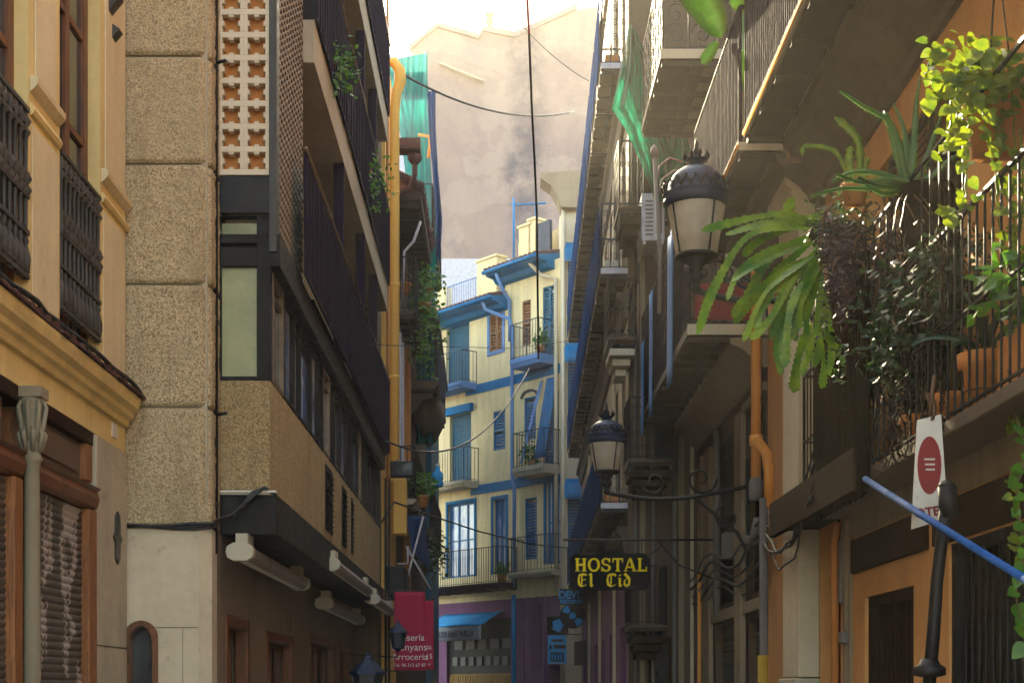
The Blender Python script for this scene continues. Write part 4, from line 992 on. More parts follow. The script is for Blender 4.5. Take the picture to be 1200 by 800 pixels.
# side entrance with pipes
m=MB(RR); m.box(12.78,13.54,.2,.25,0,3.2); m.box(12.78,13.54,.16,.2,1.9,1.96); m.box(12.78,12.86,.0,.2,0,3.2); m.build('entrance_door',M['dwood'],O,.005)
m=MB(RR); m.tube([(12.7,-.06,0),(12.7,-.06,2.9),(12.62,-.05,3.05)],.035,8); m.build('drainpipe',M['terra'],O)
m=MB(RR); m.box(12.42,12.5,-.04,.0,0,3.05); m.box(12.30,12.34,-.03,.0,.0,2.9); m.build('conduit',M['beige'],O)
m=MB(RR); m.box(12.52,12.6,-.06,0,2.35,2.9); m.box(12.35,12.5,-.08,0,2.0,2.1); m.build('junction_box',M['ggrey'],O,.01)
# pilaster
m=MB(RR)
m.box(13.58,14.32,-.20,0,1.72,5.95); m.ext([(0,5.96),(-.2,5.96),(-.23,6.02),(-.23,6.10),(-.27,6.14),(-.27,6.26),(-.34,6.32),(-.34,6.42),(0,6.42)],'u',13.52,14.38)
m.build('pilaster',M['lime'],O,.012)
m=MB(RR); m.box(13.54,14.36,-.24,0,0,1.71); m.build('pilaster_plinth',M['pier'],O,.015)
# first balcony with tall railing
bal=MB(RR); bal.box(6.3,12.75,-.36,0,3.10,3.19); b=bal.build('balcony',M['shadeslab'],O,.01)
railing(b,RR,[(6.4,-.33),(12.7,-.33),(12.7,0)],3.19,1.15,.13,.014,'plain','black',rails=(0,.5,1))
m=MB(RR)
random.seed(21)
for k in range(22):
    u=8.35+k*.2+random.uniform(-.05,.05); m.bar((u,-.34,4.3),(u,-.34,4.9),.012)
for z in (4.9,): m.bar((6.4,-.34,z),(12.7,-.34,z),.02)
m.build('trellis_bars',M['black'],b)
balb=MB(RR); balb.box(12.76,13.7,-.37,0,3.10,3.3); balb.box(10.5,13.75,-.44,-.375,3.04,3.36); balb.build('timber_ledge',M['dwood'],O,.01)
# reed blinds hung outside
m=MB(RR)
for k in range(44):
    u=10.25+k*.038; m.tube([(u,-.40-.01*(k%2),3.0+.02*math.sin(k*1.7)),(u,-.40-.01*(k%2),4.7)],.019,6)
m.build('reed_blind',M['reed'],b)
shutters(O,RR,9.95,11.0,3.25,5.6,-.05,'dwood',2,.06,name='louvred_shutter')
window(O,RR,7.15,8.1,3.3,5.6,.1,'owood','glass',2,3)
m=MB(RR); m.box(8.22,9.34,-.03,0,3.2,4.5); m.build('orange_dado',M['orange'],O,.01)
window(O,RR,9.4,9.95,3.3,5.6,.15,'dwood','glass',1,3)
window(O,RR,7.5,9.0,6.75,8.9,.1,'dwood','glass',2,3); window(O,RR,10.6,11.8,6.75,8.9,.1,'dwood','glass',2,3)
# cornice moulding beneath upper balcony
for a,c in ((5.2,13.05),(13.35,16.4)):
    m=MB(RR); m.ext([(0,6.05),(-.05,6.05),(-.07,6.12),(-.11,6.14),(-.13,6.20),(-.2,6.28),(-.3,6.36),(-.38,6.40),(-.40,6.44),(-.44,6.46),(-.46,6.53),(0,6.53)],'u',a,c); m.build('cornice',M['shadeslab'],O)
    s=MB(RR); s.box(a,c,-.80,0,6.56,6.64); bb=s.build('balcony',M['concrete'],O,.005)
    j=MB(RR); n=int((c-a)/.62)
    j.box(a+.01,c-.01,-.775,-.461,6.54,6.558)
    for i in range(n+1): j.box(a+.04+(c-a-.16)*i/n,a+.12+(c-a-.16)*i/n,-.78,-.461,6.495,6.539)
    j.build('joists',M['joist'],bb)
    if a>10:
        railing(bb,RR,[(a+.02,0),(a+.02,-.78),(c-.02,-.78),(c-.02,0)],6.64,1.25,.085,.02,'plain','purple',rails=(0,1.0),top=.035)
    else: railing(bb,RR,[(a,-.78),(c-.02,-.78),(c-.02,0)],6.64,1.25,.085,.02,'plain','purple',rails=(0,1.0),top=.035)
    m=MB(RR); m.tube([(a,-.80,6.60),(c,-.80,6.60)],.017,8); m.build('rim_light_strip',M['pvc'],bb)  # bright tube painted in as the sun's rim highlight along the slab
m=MB(RR); m.box(13.06,13.33,-.36,0,6.44,6.9); m.box(13.0,13.38,-.4,-.361,6.9,6.95); m.build('brick_infill',M['brick'],O)
# orange soil pipe
m=MB(RR); m.tube([(16.1,-.15,3.95),(16.1,-.15,8)],.055,12); m.tube([(15.9,-.04,3.6),(15.9,-.04,4.0),(15.95,-.06,4.2),(16.05,-.15,4.36)],.06,12); m.lathe((16.1,-.15,4.3),[(.055,0),(.075,.01),(.075,.12),(.055,.13)],12)
m.build('orange_soil_pipe',M['pvc'],O)
m=MB(RR); m.lathe((16.1,-.15,3.7),[(.07,0),(.08,.05),(.08,.2),(.06,.25)],10); m.tube([(15.9,-.10,3.7),(15.9,-.10,.0)],.05,10); m.tube([(16.25,-.1,3.5),(16.5,-.1,3.3),(16.8,-.12,3.35)],.06,8); m.build('grey_soil_pipe',M['ggrey'],O)
m=MB(RR); m.tube([(15.9,-.11,1.98),(15.9,-.11,.0)],.06,10); m.build('yellow_pipe_sleeve',M['sleeve'],O)

# ================= RIGHT: middle dark building =================
N=thing('brown_building',(3,22,0),'dim brown building with roller shutters and a long ornate balcony, middle of the right side','building')
m=MB(RR)
holes=[(16.35,17.55,0,2.45),(18.2,20.2,0,2.5),(16.5,17.7,2.75,4.9),(18.3,20.4,2.75,4.9),
       (17,18.2,5.8,8.2),(19.2,20.4,5.8,8.2),(18.6,20,9.6,12)]
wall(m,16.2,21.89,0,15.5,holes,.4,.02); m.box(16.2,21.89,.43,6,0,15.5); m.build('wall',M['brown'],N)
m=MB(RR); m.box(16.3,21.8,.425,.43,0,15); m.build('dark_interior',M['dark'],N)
roller(N,RR,16.36,17.54,0,2.44,.12,'roller2',.07); roller(N,RR,18.21,20.19,0,2.49,.12,'roller2',.07)
for (a,b,c,d) in holes[2:4]: window(N,RR,a,b,c,d,.12,'dwood','glass',2,2,.07)
for (a,b,c,d) in holes[4:]: window(N,RR,a,b,c,d,.12,'dwood','glass',2,3,.07)
for a,b in ((17.62,18.12),(20.3,20.9),(21.1,21.5)):
    m=MB(RR); m.box(a,b,-.07,.0,0,5.0); m.build('pier',M['beige'],N,.012)
m=MB(RR); m.box(16.22,21.55,-.05,0,2.52,2.66); m.box(16.22,17.6,-.06,.0,4.95,5.05); m.build('shop_lintel',M['beige'],N,.01)
m=MB(RR); m.box(21.52,21.86,-.03,.015,1.6,2.9); m.build('mauve_panel',M['pink'],N)
m=MB(RR); m.tube([(21.0,-.1,3.3),(21.0,-.1,1.6),(20.96,-.1,0)],.03,8); m.build('thin_drainpipe',M['pvc'],N)
m=MB(RR); m.tube([(19.6,-.06,2.6),(19.6,-.06,5.1)],.05,8); m.build('drainpipe',M['ggrey'],N)
# long ornate balcony with soffit
m=MB(RR); m.ext([(0,5.2),(-.04,5.2),(-.1,5.25),(-.3,5.42),(-.42,5.46),(-.42,5.53),(0,5.53)],'u',16.2,21.8); m.build('cornice',M['beige'],N)
def longbal(par,a,c,z,pr,style,rm,h,sp,label=None,th=.1,js=.45,sofb=True):
    s=MB(RR); s.box(a,c,-pr,.02,z-th,z); bb=s.build('balcony',M['shadeslab'],par,.008,label=label)
    e=MB(RR); e.box(a-.02,a-.001,-pr,.0,z-th,z+.02); e.build('slab_end',M['lime'],bb,.004)  # pale cap, the lit end face put into its colour
    j=MB(RR); n=int((c-a)/js)
    j.box(a+.02,c-.02,-pr+.03,-.43,z-th-.015,z-th-.001)
    for i in range(n+1): j.box(a+.03+(c-a-.12)*i/n,a+.09+(c-a-.12)*i/n,-pr+.02,-.02,z-th-.07,z-th-.016)
    j.box(a+.02,c-.02,-pr*.62-.015,-pr*.62+.015,z-th-.10,z-th-.071)
    j.build('joists',M['joist'],bb)
    railing(bb,RR,[(a+.02,0),(a+.02,-pr+.03),(c-.02,-pr+.03),(c-.02,0)],z,h,sp,.015,style,rm,rails=(0,.5,1) if h>1.2 else (0,1))
    return bb
bb=longbal(N,16.2,21.6,5.66,.90,'scroll','purple',1.45,.26)
m=MB(RR); m.box(16.25,21.5,-.862,-.855,5.75,6.9); m.build('railing_lining',M['purple'],bb)
m=MB(RR); m.box(16.14,16.17,-.82,-.12,5.72,6.12)
m.build('red_end_panel',M['redcloth'],bb)
m=MB(RR)
for c_ in (-.68,-.44,-.2):
    pl=[(16.13,c_+math.cos(k*.5)*.10*(1-k/26),5.92+math.sin(k*.5)*.10*(1-k/26)) for k in range(22)]; m.tube(pl,.008,4,False)
m.build('rosettes',M['owood'],bb)
for a,b,z0,z1 in ((17.3,17.85,5.3,7.1),(19.6,20.0,5.35,7.0),(20.8,21.2,5.3,6.6)):
    m=MB(RR); m.sheet(lambda u,v:(a+(b-a)*u,-.93-.012*math.sin(u*12+v),z1-(z1-z0)*v),10,10); o=m.build('hanging_cloth',M['clothb'],origin=RR@Vector((a,-.93,z1)),solid=.01)
    tag(o,{17.3:'largest pale blue cloth hung over the ornate balcony rail',19.6:'middle narrow pale blue cloth over the ornate balcony rail',20.8:'farthest short pale blue cloth over the ornate balcony rail'}[a],'cloth','pale blue cloths over the balcony rail')
# other balconies
longbal(N,18.0,20.4,9.52,1.0,'scroll','black',1.1,.3,'pale sunlit upper balcony')
longbal(N,13.5+3,17.9,12.4,1.0,'plain','black',1.1,.14)
# air conditioner
t=thing('air_conditioner',(2.3,21.2,8.2),'pale air conditioning unit on the wall right beside the lower end of the green net','air conditioner')
a=P(752,282,21); b=P(779,226,21)
m=MB(); m.box(a.x,b.x,21.0,21.75,a.z,b.z); m.build('casing',M['acw'],t,.02)
m=MB(); m.box(b.x-.13,b.x-.04,20.985,20.999,a.z+.1,b.z-.1); 
for k in range(9): m.box(a.x+.05,b.x-.17,20.985,20.999,a.z+.08+k*.06,a.z+.10+k*.06)
m.build('grille',M['ggrey'],t)
m=MB(); m.box(a.x+.02,a.x+.06,21.0,21.9,a.z-.05,a.z-.005); m.box(b.x-.06,b.x-.02,21.0,21.9,a.z-.05,a.z-.005); m.build('bracket',M['white'],t)
# green net
m=MB()
m.sheet(netf([(738,28),(727,80),(717,128),(732,150),(752,192),(768,236)],[(744,32),(768,90),(785,120),(800,132),(808,175),(794,236)],20.9,.10,13,-.2),40,60)
tag(m.build('safety_net',M['greennet'],origin=P(750,130,20.9)),'emerald green debris net draped across the right upper balconies','net')
m=MB(); m.sheet(netf([(786,128),(786,160),(784,200),(776,225)],[(800,128),(798,150),(790,190),(786,224)],20.5,.08,6),8,20)
tag(m.build('safety_net',M['greennet'],origin=P(790,170,20.5)),'narrow crumpled fold of green net left of the big lantern top','net')
# antenna/bracket pole near lantern
t=thing('bracket_pole',P(768,260,15.8),'thin grey pole with a pointed finial and curved arm left of the big lantern','pole')
m=MB(); a=P(767,185,15.8); m.tube([(a.x,15.8,a.z),(a.x+.06,15.8,P(0,300,15.8).z),(a.x+.05,15.8,5.7)],.022,8); m.lathe((a.x,15.8,a.z),[(.03,0),(.05,.05),(.04,.1),(.01,.14)],8); m.build('pole',M['ggrey'],t)
m=MB(); m.tube([P(770,215,15.8),P(773,195,15.8),P(785,185,15.8),P(800,190,15.8)],.012,6); m.tube([P(771,230,15.8),P(776,210,15.8),P(790,200,15.8),(2.98,15.8,P(0,200,15.8).z)],.012,6); m.build('arm',M['ggrey'],t)

# ================= RIGHT: far building with stacked balconies =================
T=thing('balcony_building',(2.1,31,0),'far right building with three long rows of narrow iron balconies seen from below','building')
SL=.0188
TM=Matrix(((SL,1,0,1.536),(1,-SL,0,0),(0,0,1,0),(0,0,0,1)))
rows=(11.09,7.98,4.42); pitch=1.73
m=MB(TM); holes=[(22.5+pitch*i,23.3+pitch*i,z,z+2.2) for i in range(10) for z in rows]+[(22.4+3*i,23.8+3*i,0,2.6) for i in range(6)]
wall(m,22.02,40.3,4.0,14.6,holes,.4); m.box(22.02,40.3,.41,5,0,14.6); m.build('wall',M['beige'],T)
m=MB(TM); wall(m,22.02,40.3,0,3.998,holes,.4); m.build('ground_floor_wall',M['pink'],T)  # mauve here paints the cool violet shade of the lower street
for i in range(10):
    for z in rows: window(T,TM,22.5+pitch*i,23.3+pitch*i,z,z+2.2,.1,'dwood','glass',2,2,.06)
for i in range(6): roller(T,TM,22.41+3*i,23.79+3*i,0,2.59,.12,'roller2',.09)
for r,z in enumerate(rows):
    for i in range(10):
        y0=22.02+i*pitch; y1=y0+pitch-.16; pr=.41
        s=MB(TM); s.box(y0,y1,-pr,.0,z-.07,z); bb=s.build('balcony',M['shadeslab'],T,.004)
        e=MB(TM); e.box(y0-.02,y0-.001,-pr,.0,z-.07,z+.015); e.build('slab_end',M['acw'],bb,.003)  # pale end cap with the light on it put into the colour
        j=MB(TM)
        for k in range(4): j.box(y0+.02+k*.5,y0+.07+k*.5,-pr+.01,-.01,z-.12,z-.071)
        j.box(y0+.02,y1-.02,-pr*.5-.02,-pr*.5+.02,z-.14,z-.121); j.build('joists',M['black'],bb)
        railing(bb,TM,[(y0+.02,0),(y0+.02,-pr+.02),(y1-.02,-pr+.02)],z,1.0,.13 if i==0 else .16,.013,'scroll' if i==0 else 'plain','navy',rails=(0,1))
        q=MB(TM)
        q.box(y0+.06,y1-.03,-pr-.03,-pr-.015,z+.02,z+.97)
        q.build('blue_rail_screen',M['screen'],bb)
        if random.random()<.55:
            q=MB(TM); a=y0+.1+random.random()*.2; q.box(a,a+.18,-pr+.08,-pr+.3,z+.001,z+.22); q.build('crate',M[random.choice(('acw','terra','white'))],bb,.01)
    m=MB(TM); m.ext([(0,z-.75),(-.05,z-.72),(-.09,z-.5),(-.16,z-.42),(-.16,z-.34),(0,z-.34)],'u',22.05,40.2); m.build('string_cornice',M['shadeslab'],T)
for y in (24.9,29.9,34.9):
    m=MB(TM); m.box(y,y+.2,-.05,0,0,14.5); m.build('pilaster',M['lime'],T,.01)
m=MB(TM); m.box(22.0,40.3,-.06,.3,14.61,14.72); m.build('roof_coping',M['shadeslab'],T)
# return wall facing down the street, with corner balconies
FT=FRONT(21.9)
m=MB(FT); hs=[(2.25,2.6,.1,2.4),(2.3,2.62,5.0,7.0),(2.3,2.62,8.6,10.6),(1.72+.32,1.72+.5,6.7,8.3)]
wall(m,1.955,3.0,0,14.6,hs,.11); m.build('return_wall',M['brown'],T)
for a,b,c_,d in hs: window(T,FT,a,b,c_,d,.02,'dwood','glass',1,3,.05)
for a,b,mt in ((2.12,2.2,'beige'),(2.70,2.79,'beige'),(2.88,2.93,'lime')):
    m=MB(FT); m.box(a,b,-.05,0,0,9.5 if a<2.8 else 6); m.build('pier',M[mt],T,.006)
for k,(px,w_) in enumerate(((744,.02),(765,.03),(790,.035))):
    m=MB(FT); x_=(px-CX)/F*21.9; m.tube([(x_,-.06,0),(x_,-.06,7.5-k)],w_,8); m.build('drainpipe',M['ggrey'],T)
def corner(px0,px1,z,rh,mt,kind):
    a,b=(px0-CX)/F*21.1,(px1-CX)/F*21.1
    bb=balcony(T,FT,a,b,z,.85,.09,'shadeslab',True,kind,'black',rh,.09,.013,brackets=False,jm='black',js=.3)
    for k in range(3):
        m=MB(FT); m.box(a+.03+.05*k,b-.03-.05*k,-.82+.14*k,0,z-.26-.12*k,z-.16-.12*k); m.build('corbel_step',M[mt],bb,.01)
corner(724,756,8.62,.95,'dwood','scroll'); corner(712,746,6.72,.85,'lime','bulb'); corner(736,790,4.95,.9,'dwood','scroll'); corner(737,782,2.55,.85,'dwood','plain')
# closing block behind the bend on the right so no gap shows between houses
m=MB(); m.box(2.4,9,44.8,60,0,15); tag(m.build('corner_building',M['beige'],origin=(6,50,0)),'plain beige block at the bend behind the far right balconies','building')
# ================= lanterns =================
def lantern(px,py_top,py_glassbot,Y,R_,wallx,label,arm=True,milky='lamp',xarm=None):
    top=P(px,py_top,Y); gb=P(px,py_glassbot,Y); k=R_
    t=thing('street_lantern',(top.x,Y,gb.z),label,'street lamp','ornate bracket street lanterns')
    x=top.x; H=top.z-gb.z          # dome-to-glass-bottom height
    zt=gb.z+H*.51                  # top of glass
    m=MB(); n=4
    pr=[(k*.62,gb.z),(k*.66,gb.z+.02),(k*.92,zt-.01),(k*.90,zt)]
    m.lathe((x,Y,0),pr,24); m.build('glass',M[milky],t)
    m=MB()
    for i in range(n):
        a=-math.pi/3+2*math.pi*i/n; m.tube([(x+math.cos(a)*k*.65,Y+math.sin(a)*k*.65,gb.z),(x+math.cos(a)*k*.935,Y+math.sin(a)*k*.935,zt)],.0085,6)
    m.lathe((x,Y,gb.z-.03),[(k*.4,0),(k*.68,.005),(k*.70,.02),(k*.68,.035)],24)
    m.build('frame',M['black'],t)
    m=MB(); d=zt
    prof=[(k*.9,d-.01),(k*1.0,d),(k*1.06,d+.02),(k*1.06,d+.05),(k*1.0,d+.06),(k*1.08,d+.08),(k*1.10,d+.095),(k*.97,d+.10)]
    hh=H*.49-.10
    for i in range(8):
        a=i/7*math.pi/2; prof.append((k*.95*math.cos(a)*.86+k*.13,d+.10+hh*.80*math.sin(a)))
    prof+=[(k*.22,d+.1+hh*.86),(k*.25,d+.1+hh*.93),(k*.34,d+.1+hh*.96),(k*.34,d+.1+hh)]
    m.lathe((x,Y,0),prof,28); m.build('dome',M['navy'] if milky=='lamp' else M['navy'],t)
    m=MB() # scalloped gallery ring
    for i in range(22):
        a=2*math.pi*i/22; c=Vector((x+math.cos(a)*k*1.09,Y+math.sin(a)*k*1.09,d+.10)); tg=Vector((-math.sin(a),math.cos(a),0))
        m.tube([c+tg*math.cos(q)*k*.145+Vector((0,0,math.sin(q)*k*.26)) for q in [j*math.pi/5 for j in range(6)]],.010,5,False)
        m.lathe(c+Vector((0,0,k*.26)),[(.004,0),(.016,.012),(.004,.03)],5)
    m.build('gallery',M['black'],t)
    m=MB()
    for i in range(9):
        a=2*math.pi*i/9; c=Vector((x+math.cos(a)*k*.33,Y+math.sin(a)*k*.33,d+.1+hh)); m.tube([c,c+Vector((math.cos(a)*.02,math.sin(a)*.02,.03)),c+Vector((math.cos(a)*.008,math.sin(a)*.008,.07))],[.012,.012,.002],5)
    m.lathe((x,Y,d+.1+hh),[(k*.2,0),(k*.12,.03),(k*.16,.05),(k*.05,.10),(k*.07,.12),(.003,.18)],12)
    m.build('finial',M['black'],t)
    m=MB(); m.lathe((x,Y,gb.z-.03-k*1.1),[(.012,0),(k*.20,k*.12),(k*.10,k*.25),(k*.16,k*.4),(k*.30,k*.55),(k*.14,k*.68),(k*.2,k*.85),(k*.42,k*1.1)],14)
    m.build('socket',M['black'],t)
    m=MB(); z0=gb.z-.03-k*.9; L_=wallx-x
    pl=[]
    for i in range(21):
        s=i/20; pl.append((x+L_*s,Y+.001,z0-.10*k-(math.sin(s*math.pi*1.0)*.30*k*2)*(1-s*.4)+ .35*k*s))
    m.tube(pl,[.026]*21,8)
    for (cx_,cz_,r0,sg,ph) in ((x+L_*.33,z0+.10,.13,1,3.6),(x+L_*.66,z0+.14,.17,-1,0),(x+L_*.85,z0-.32,.15,1,1.5)):
        r0*=L_/1.5
        m.tube([(cx_+math.cos(ph+sg*q*.42)*r0*(1-q/24),Y,cz_+math.sin(ph+sg*q*.42)*r0*(1-q/24)) for q in range(20)],[.017-.0004*q for q in range(20)],6)
    m.tube([(wallx-.02,Y,z0-.75),(wallx-.15,Y,z0-.5),(x+L_*.6,Y,z0-.25*k)],.02,6)
    m.obox(Vector((wallx-.02,Y,z0-.25)),(.04,.09,1.25),Matrix.Identity(3))
    m.build('bracket_arm',M['black'],t,recalc=True)
    return t
lantern(816,187,300,12.2,.262,3.0,'large ornate lantern with a milky glass, nearest the plants on the right')
lantern(711,488,552,17.4,.225,3.0,'smaller distant lantern with dim glass hanging above the black hostel sign')
# small dark lanterns on the left wall
def smalllamp(px,py,Y,sc,label,mat='navy'):
    p=P(px,py,Y); t=thing('wall_lantern',p,label,'street lamp','small wall lanterns on the left')
    m=MB(); m.lathe(p,[(.10*sc,-.32*sc),(.12*sc,-.3*sc),(.17*sc,0),(.16*sc,.01*sc)],6,False); m.build('glass',M['glass'],t)
    m=MB(); m.lathe(p,[(.17*sc,0),(.21*sc,.0),(.20*sc,.03*sc),(.06*sc,.17*sc),(.05*sc,.2*sc),(.03*sc,.21*sc),(.01,.27*sc)],6,False)
    for k in range(6): a=k*math.pi/3; m.bar(p+Vector((math.cos(a)*.115*sc,math.sin(a)*.115*sc,-.32*sc)),p+Vector((math.cos(a)*.172*sc,math.sin(a)*.172*sc,0)),.012*sc)
    m.lathe(p+Vector((0,0,-.40*sc)),[(.02*sc,0),(.06*sc,.05*sc),(.12*sc,.08*sc),(.12*sc,.1*sc)],8); m.build('cap',M[mat],t)
    m=MB(); m.tube([p+Vector((0,0,-.4*sc)),p+Vector((-.02,0,-.5*sc)),(-2.2,p.y,p.z-.45*sc)],.015*sc,6); m.build('arm',M['black'],t)
smalllamp(466.5,741,21.5,.72,'small dark lantern in front of the crimson banner')
smalllamp(431,790,18.5,1.15,'small blue-capped lantern at the foot of the dark office wall','navy')
# ================= HOSTAL sign =================
Ys=20.0; t=thing('hanging_sign',P(715,670,Ys),'black hanging hostel sign with yellow lettering','sign')
m=MB(); a=P(668,691,Ys); b=P(762,648,Ys); ch=.07
m.ext([(a.x+ch,a.z),(b.x-ch,a.z),(b.x,a.z+ch),(b.x,b.z-ch),(b.x-ch,b.z),(b.x-.38,b.z),(b.x-.45,b.z+.045),(a.x+.45,b.z+.045),(a.x+.38,b.z),(a.x+ch,b.z),(a.x,b.z-ch),(a.x,a.z+ch)],'w',Ys,Ys+.05)
m.build('board',M['signblk'],t,.006)
sg=MB(); sc=.185; zz=P(0,670,Ys).z+.01; adv=a.x+.07
def rect(x0,x1,z0,z1,k): sg.box(x0,x1,Ys-.004-.0006*k,Ys-.0005,z0,z1)
def T_(name,pieces,width):
    global adv
    for k,pc in enumerate(pieces):
        sg.ext([(adv+p[0]*sc,zz+p[1]*sc) for p in pc],'w',Ys-.0005,Ys-.003-.0007*k)
    adv+=width*sc
def bx_(x0,x1,z0,z1): return [(x0,z0),(x1,z0),(x1,z1),(x0,z1)]
def ring(cx,cz,rx,rz,th,a0,a1,n=16):
    o=[(cx+math.cos(a0+(a1-a0)*k/n)*rx,cz+math.sin(a0+(a1-a0)*k/n)*rz) for k in range(n+1)]
    i=[(cx+math.cos(a1-(a1-a0)*k/n)*(rx-th),cz+math.sin(a1-(a1-a0)*k/n)*(rz-th*.7)) for k in range(n+1)]
    return o+i
def quads_ring(cx,cz,rx,rz,th,a0,a1,n=14):
    out=[]
    for k in range(n):
        p,q=a0+(a1-a0)*k/n,a0+(a1-a0)*(k+1)/n
        out.append([(cx+math.cos(p)*rx,cz+math.sin(p)*rz),(cx+math.cos(q)*rx,cz+math.sin(q)*rz),(cx+math.cos(q)*(rx-th),cz+math.sin(q)*(rz-th*.7)),(cx+math.cos(p)*(rx-th),cz+math.sin(p)*(rz-th*.7))])
    return out
def TR(pieces,width):
    global adv
    for k,pc in enumerate(pieces): sg.ext([(adv+p[0]*sc,zz+p[1]*sc) for p in pc],'w',Ys-.0005,Ys-.003-.0007*(k%3))
    adv+=width*sc
pi=math.pi
TR([bx_(.06,.26,.0,1),bx_(.58,.78,.0,1),bx_(.26,.58,.42,.58),bx_(0,.34,0,.09),bx_(0,.34,.91,1),bx_(.5,.84,0,.09),bx_(.5,.84,.91,1)],.94)   # H
TR(quads_ring(.46,.5,.46,.52,.2,0,2*pi,22),1.0)                                            # O
TR(quads_ring(.36,.73,.34,.29,.18,-pi*.5,-pi*2.0+.35,12)[:]+quads_ring(.36,.27,.36,.29,.18,pi*.5,-pi+.1,12)+[bx_(.56,.68,.68,.98),bx_(0,.12,.02,.34)],.84)   # S
TR([bx_(.30,.50,0,1),bx_(0,.8,.86,1),bx_(0,.09,.66,.9),bx_(.71,.8,.66,.9),bx_(.22,.58,0,.08)],.88) # T
TR([[(.0,0),(.12,0),(.46,.98),(.36,1)],[(.34,1),(.54,1),(.88,0),(.66,0)],bx_(.24,.66,.26,.38),bx_(-.04,.24,0,.08),bx_(.58,.94,0,.08)],.98) # A
TR([bx_(.08,.28,0,1),bx_(0,.36,.92,1),bx_(0,.72,0,.14),bx_(.62,.72,.0,.36)],.8) # L
sg.build('lettering',M['ytext'],t)
sg=MB(); zz=P(0,688.5,Ys).z+.02; sc=.175
def pen(pts,th=.15,thin=.05): # broad pen at 45 deg: stroke polygon with diagonal ends
    out=[]
    for p,q in zip(pts,pts[1:]):
        dx,dz=q[0]-p[0],q[1]-p[1]; 
        n=(.5*th,.5*th*.8)
        if abs(dx*n[1]-dz*n[0])<.02*th: n=(.5*th,-.2*th)
        out.append([(p[0]-n[0],p[1]-n[1]),(p[0]+n[0],p[1]+n[1]),(q[0]+n[0],q[1]+n[1]),(q[0]-n[0],q[1]-n[1])])
    return out
adv=a.x+.10
E=pen([(.62,.92),(.34,1.0),(.14,.84),(.10,.5),(.16,.18),(.4,.02),(.72,.14)],.17)+pen([(.36,.9),(.36,.2)],.12)+pen([(.36,.52),(.66,.56)],.13)+pen([(.62,.98),(.74,.86)],.12)
TR(E,.88)
TR(pen([(.1,1.02),(.2,.92),(.2,.12),(.32,.02)],.19),.48); adv+=.16
C=pen([(.66,.92),(.38,1.0),(.16,.84),(.10,.5),(.16,.18),(.42,.02),(.74,.14)],.17)+pen([(.4,.9),(.38,.2)],.12)+pen([(.64,1.0),(.76,.82)],.13)
TR(C,.90)
TR(pen([(.08,.62),(.18,.66),(.18,.12),(.30,.02)],.18)+pen([(.14,.90),(.24,.86)],.16),.40)
TR(pen([(.14,1.02),(.34,.82),(.52,.6),(.52,.2),(.30,.0)],.18)+pen([(.44,.66),(.16,.54),(.14,.2),(.32,.02)],.16),.66)
sg.build('lettering',M['ytext'],t)
m=MB(); zr=P(0,632,Ys).z; m.tube([(P(660,0,Ys).x,Ys+.02,zr),(3.0,Ys+.02,zr)],.014,6)
for px in (678,752): m.bar((P(px,0,Ys).x,Ys+.02,b.z),(P(px,0,Ys).x,Ys+.02,zr),.012)
m.tube([(b.x+.1,Ys+.02,zr),(b.x+.4,Ys+.02,zr-.35),(3.0,Ys+.02,zr-.55)],.012,6)
m.tube([(b.x+.0,Ys+.02,zr-.2),(b.x+.12,Ys+.02,zr-.12),(b.x+.2,Ys+.02,zr-.02)],.008,6); m.build('hanging_rod',M['black'],t)
# ================= hanging bar banner at right =================
Yb2=8.25; t=thing('hanging_banner',P(1090,550,Yb2),'tapered white board with a burgundy oval hanging below the plant balcony','banner')
m=MB(); q=[P(1068,620,Yb2),P(1111,607,Yb2),P(1103,485,Yb2),P(1075,492,Yb2)]
m.ext([(p.x,p.z) for p in q],'w',Yb2,Yb2+.012); m.build('board',M['paper'],t,.002)
c=P(1089,545,Yb2); m=MB(); m.ext([(c.x+math.cos(k*pi/12)*.068,c.z+math.sin(k*pi/12)*.165) for k in range(24)],'w',Yb2-.004,Yb2-.001); m.build('oval_print',M['burg'],t)
rt=Matrix.Rotation(R(-8),3,'Y')@ROTF
text('OTEA',.073,'burg',t,P(1092,604,Yb2-.005),rt,.001,.002)
for k in range(3):   # worn, unreadable print: three short strokes of paint
    q=P(1089,538+6*k,Yb2); m=MB(); m.box(q.x-.03+.004*k,q.x+.03,Yb2-.0065,Yb2-.0045,q.z-.005,q.z+.005); m.build('worn_print',M['paper'],t)
m=MB(); m.tube([P(1089,487,Yb2),P(1092,465,Yb2),(P(1095,450,Yb2).x,Yb2,P(0,440,Yb2).z)],.012,5)
m.sheet(lambda u,v:P(1086+8*u+3*math.sin(v*4),492-32*v,Yb2+.02*math.sin(u*6)),4,8); m.build('tie',M['dryleaf'],t,solid=.004)
# poles
m=MB(); m.tube([P(1014,561,9.2),P(1075,600,8.1),P(1204,680,6.6)],[.020,.020,.020],12); m.tube([P(1200,677.5,6.62),P(1600,925,4.4)],.018,10)
tag(m.build('pole',M['bpole'],origin=P(1100,617,9)),'long slanting blue pole crossing in front of the orange shopfront','pole')
t=thing('parasol_pole',(2.4,7.95,.0),'dark curved upright pole with a thick hinge head under the white board','pole')
Yp=7.95; m=MB(); m.tube([P(1089,800,Yp),P(1094,740,Yp),P(1098,680,Yp),P(1104,630,Yp),P(1109,585,Yp)],[.036,.036,.034,.034,.034],12); m.tube([P(1089,800,Yp),(P(1089,800,Yp).x,Yp,.02)],.036,12); m.build('pole',M['black'],t)
m=MB(); m.tube([P(1110,570,Yp),P(1112,606,Yp)],.052,12); m.lathe(P(1110,571,Yp),[(.05,0),(.045,.02),(.02,.04)],12); m.build('hinge_head',M['black'],t)
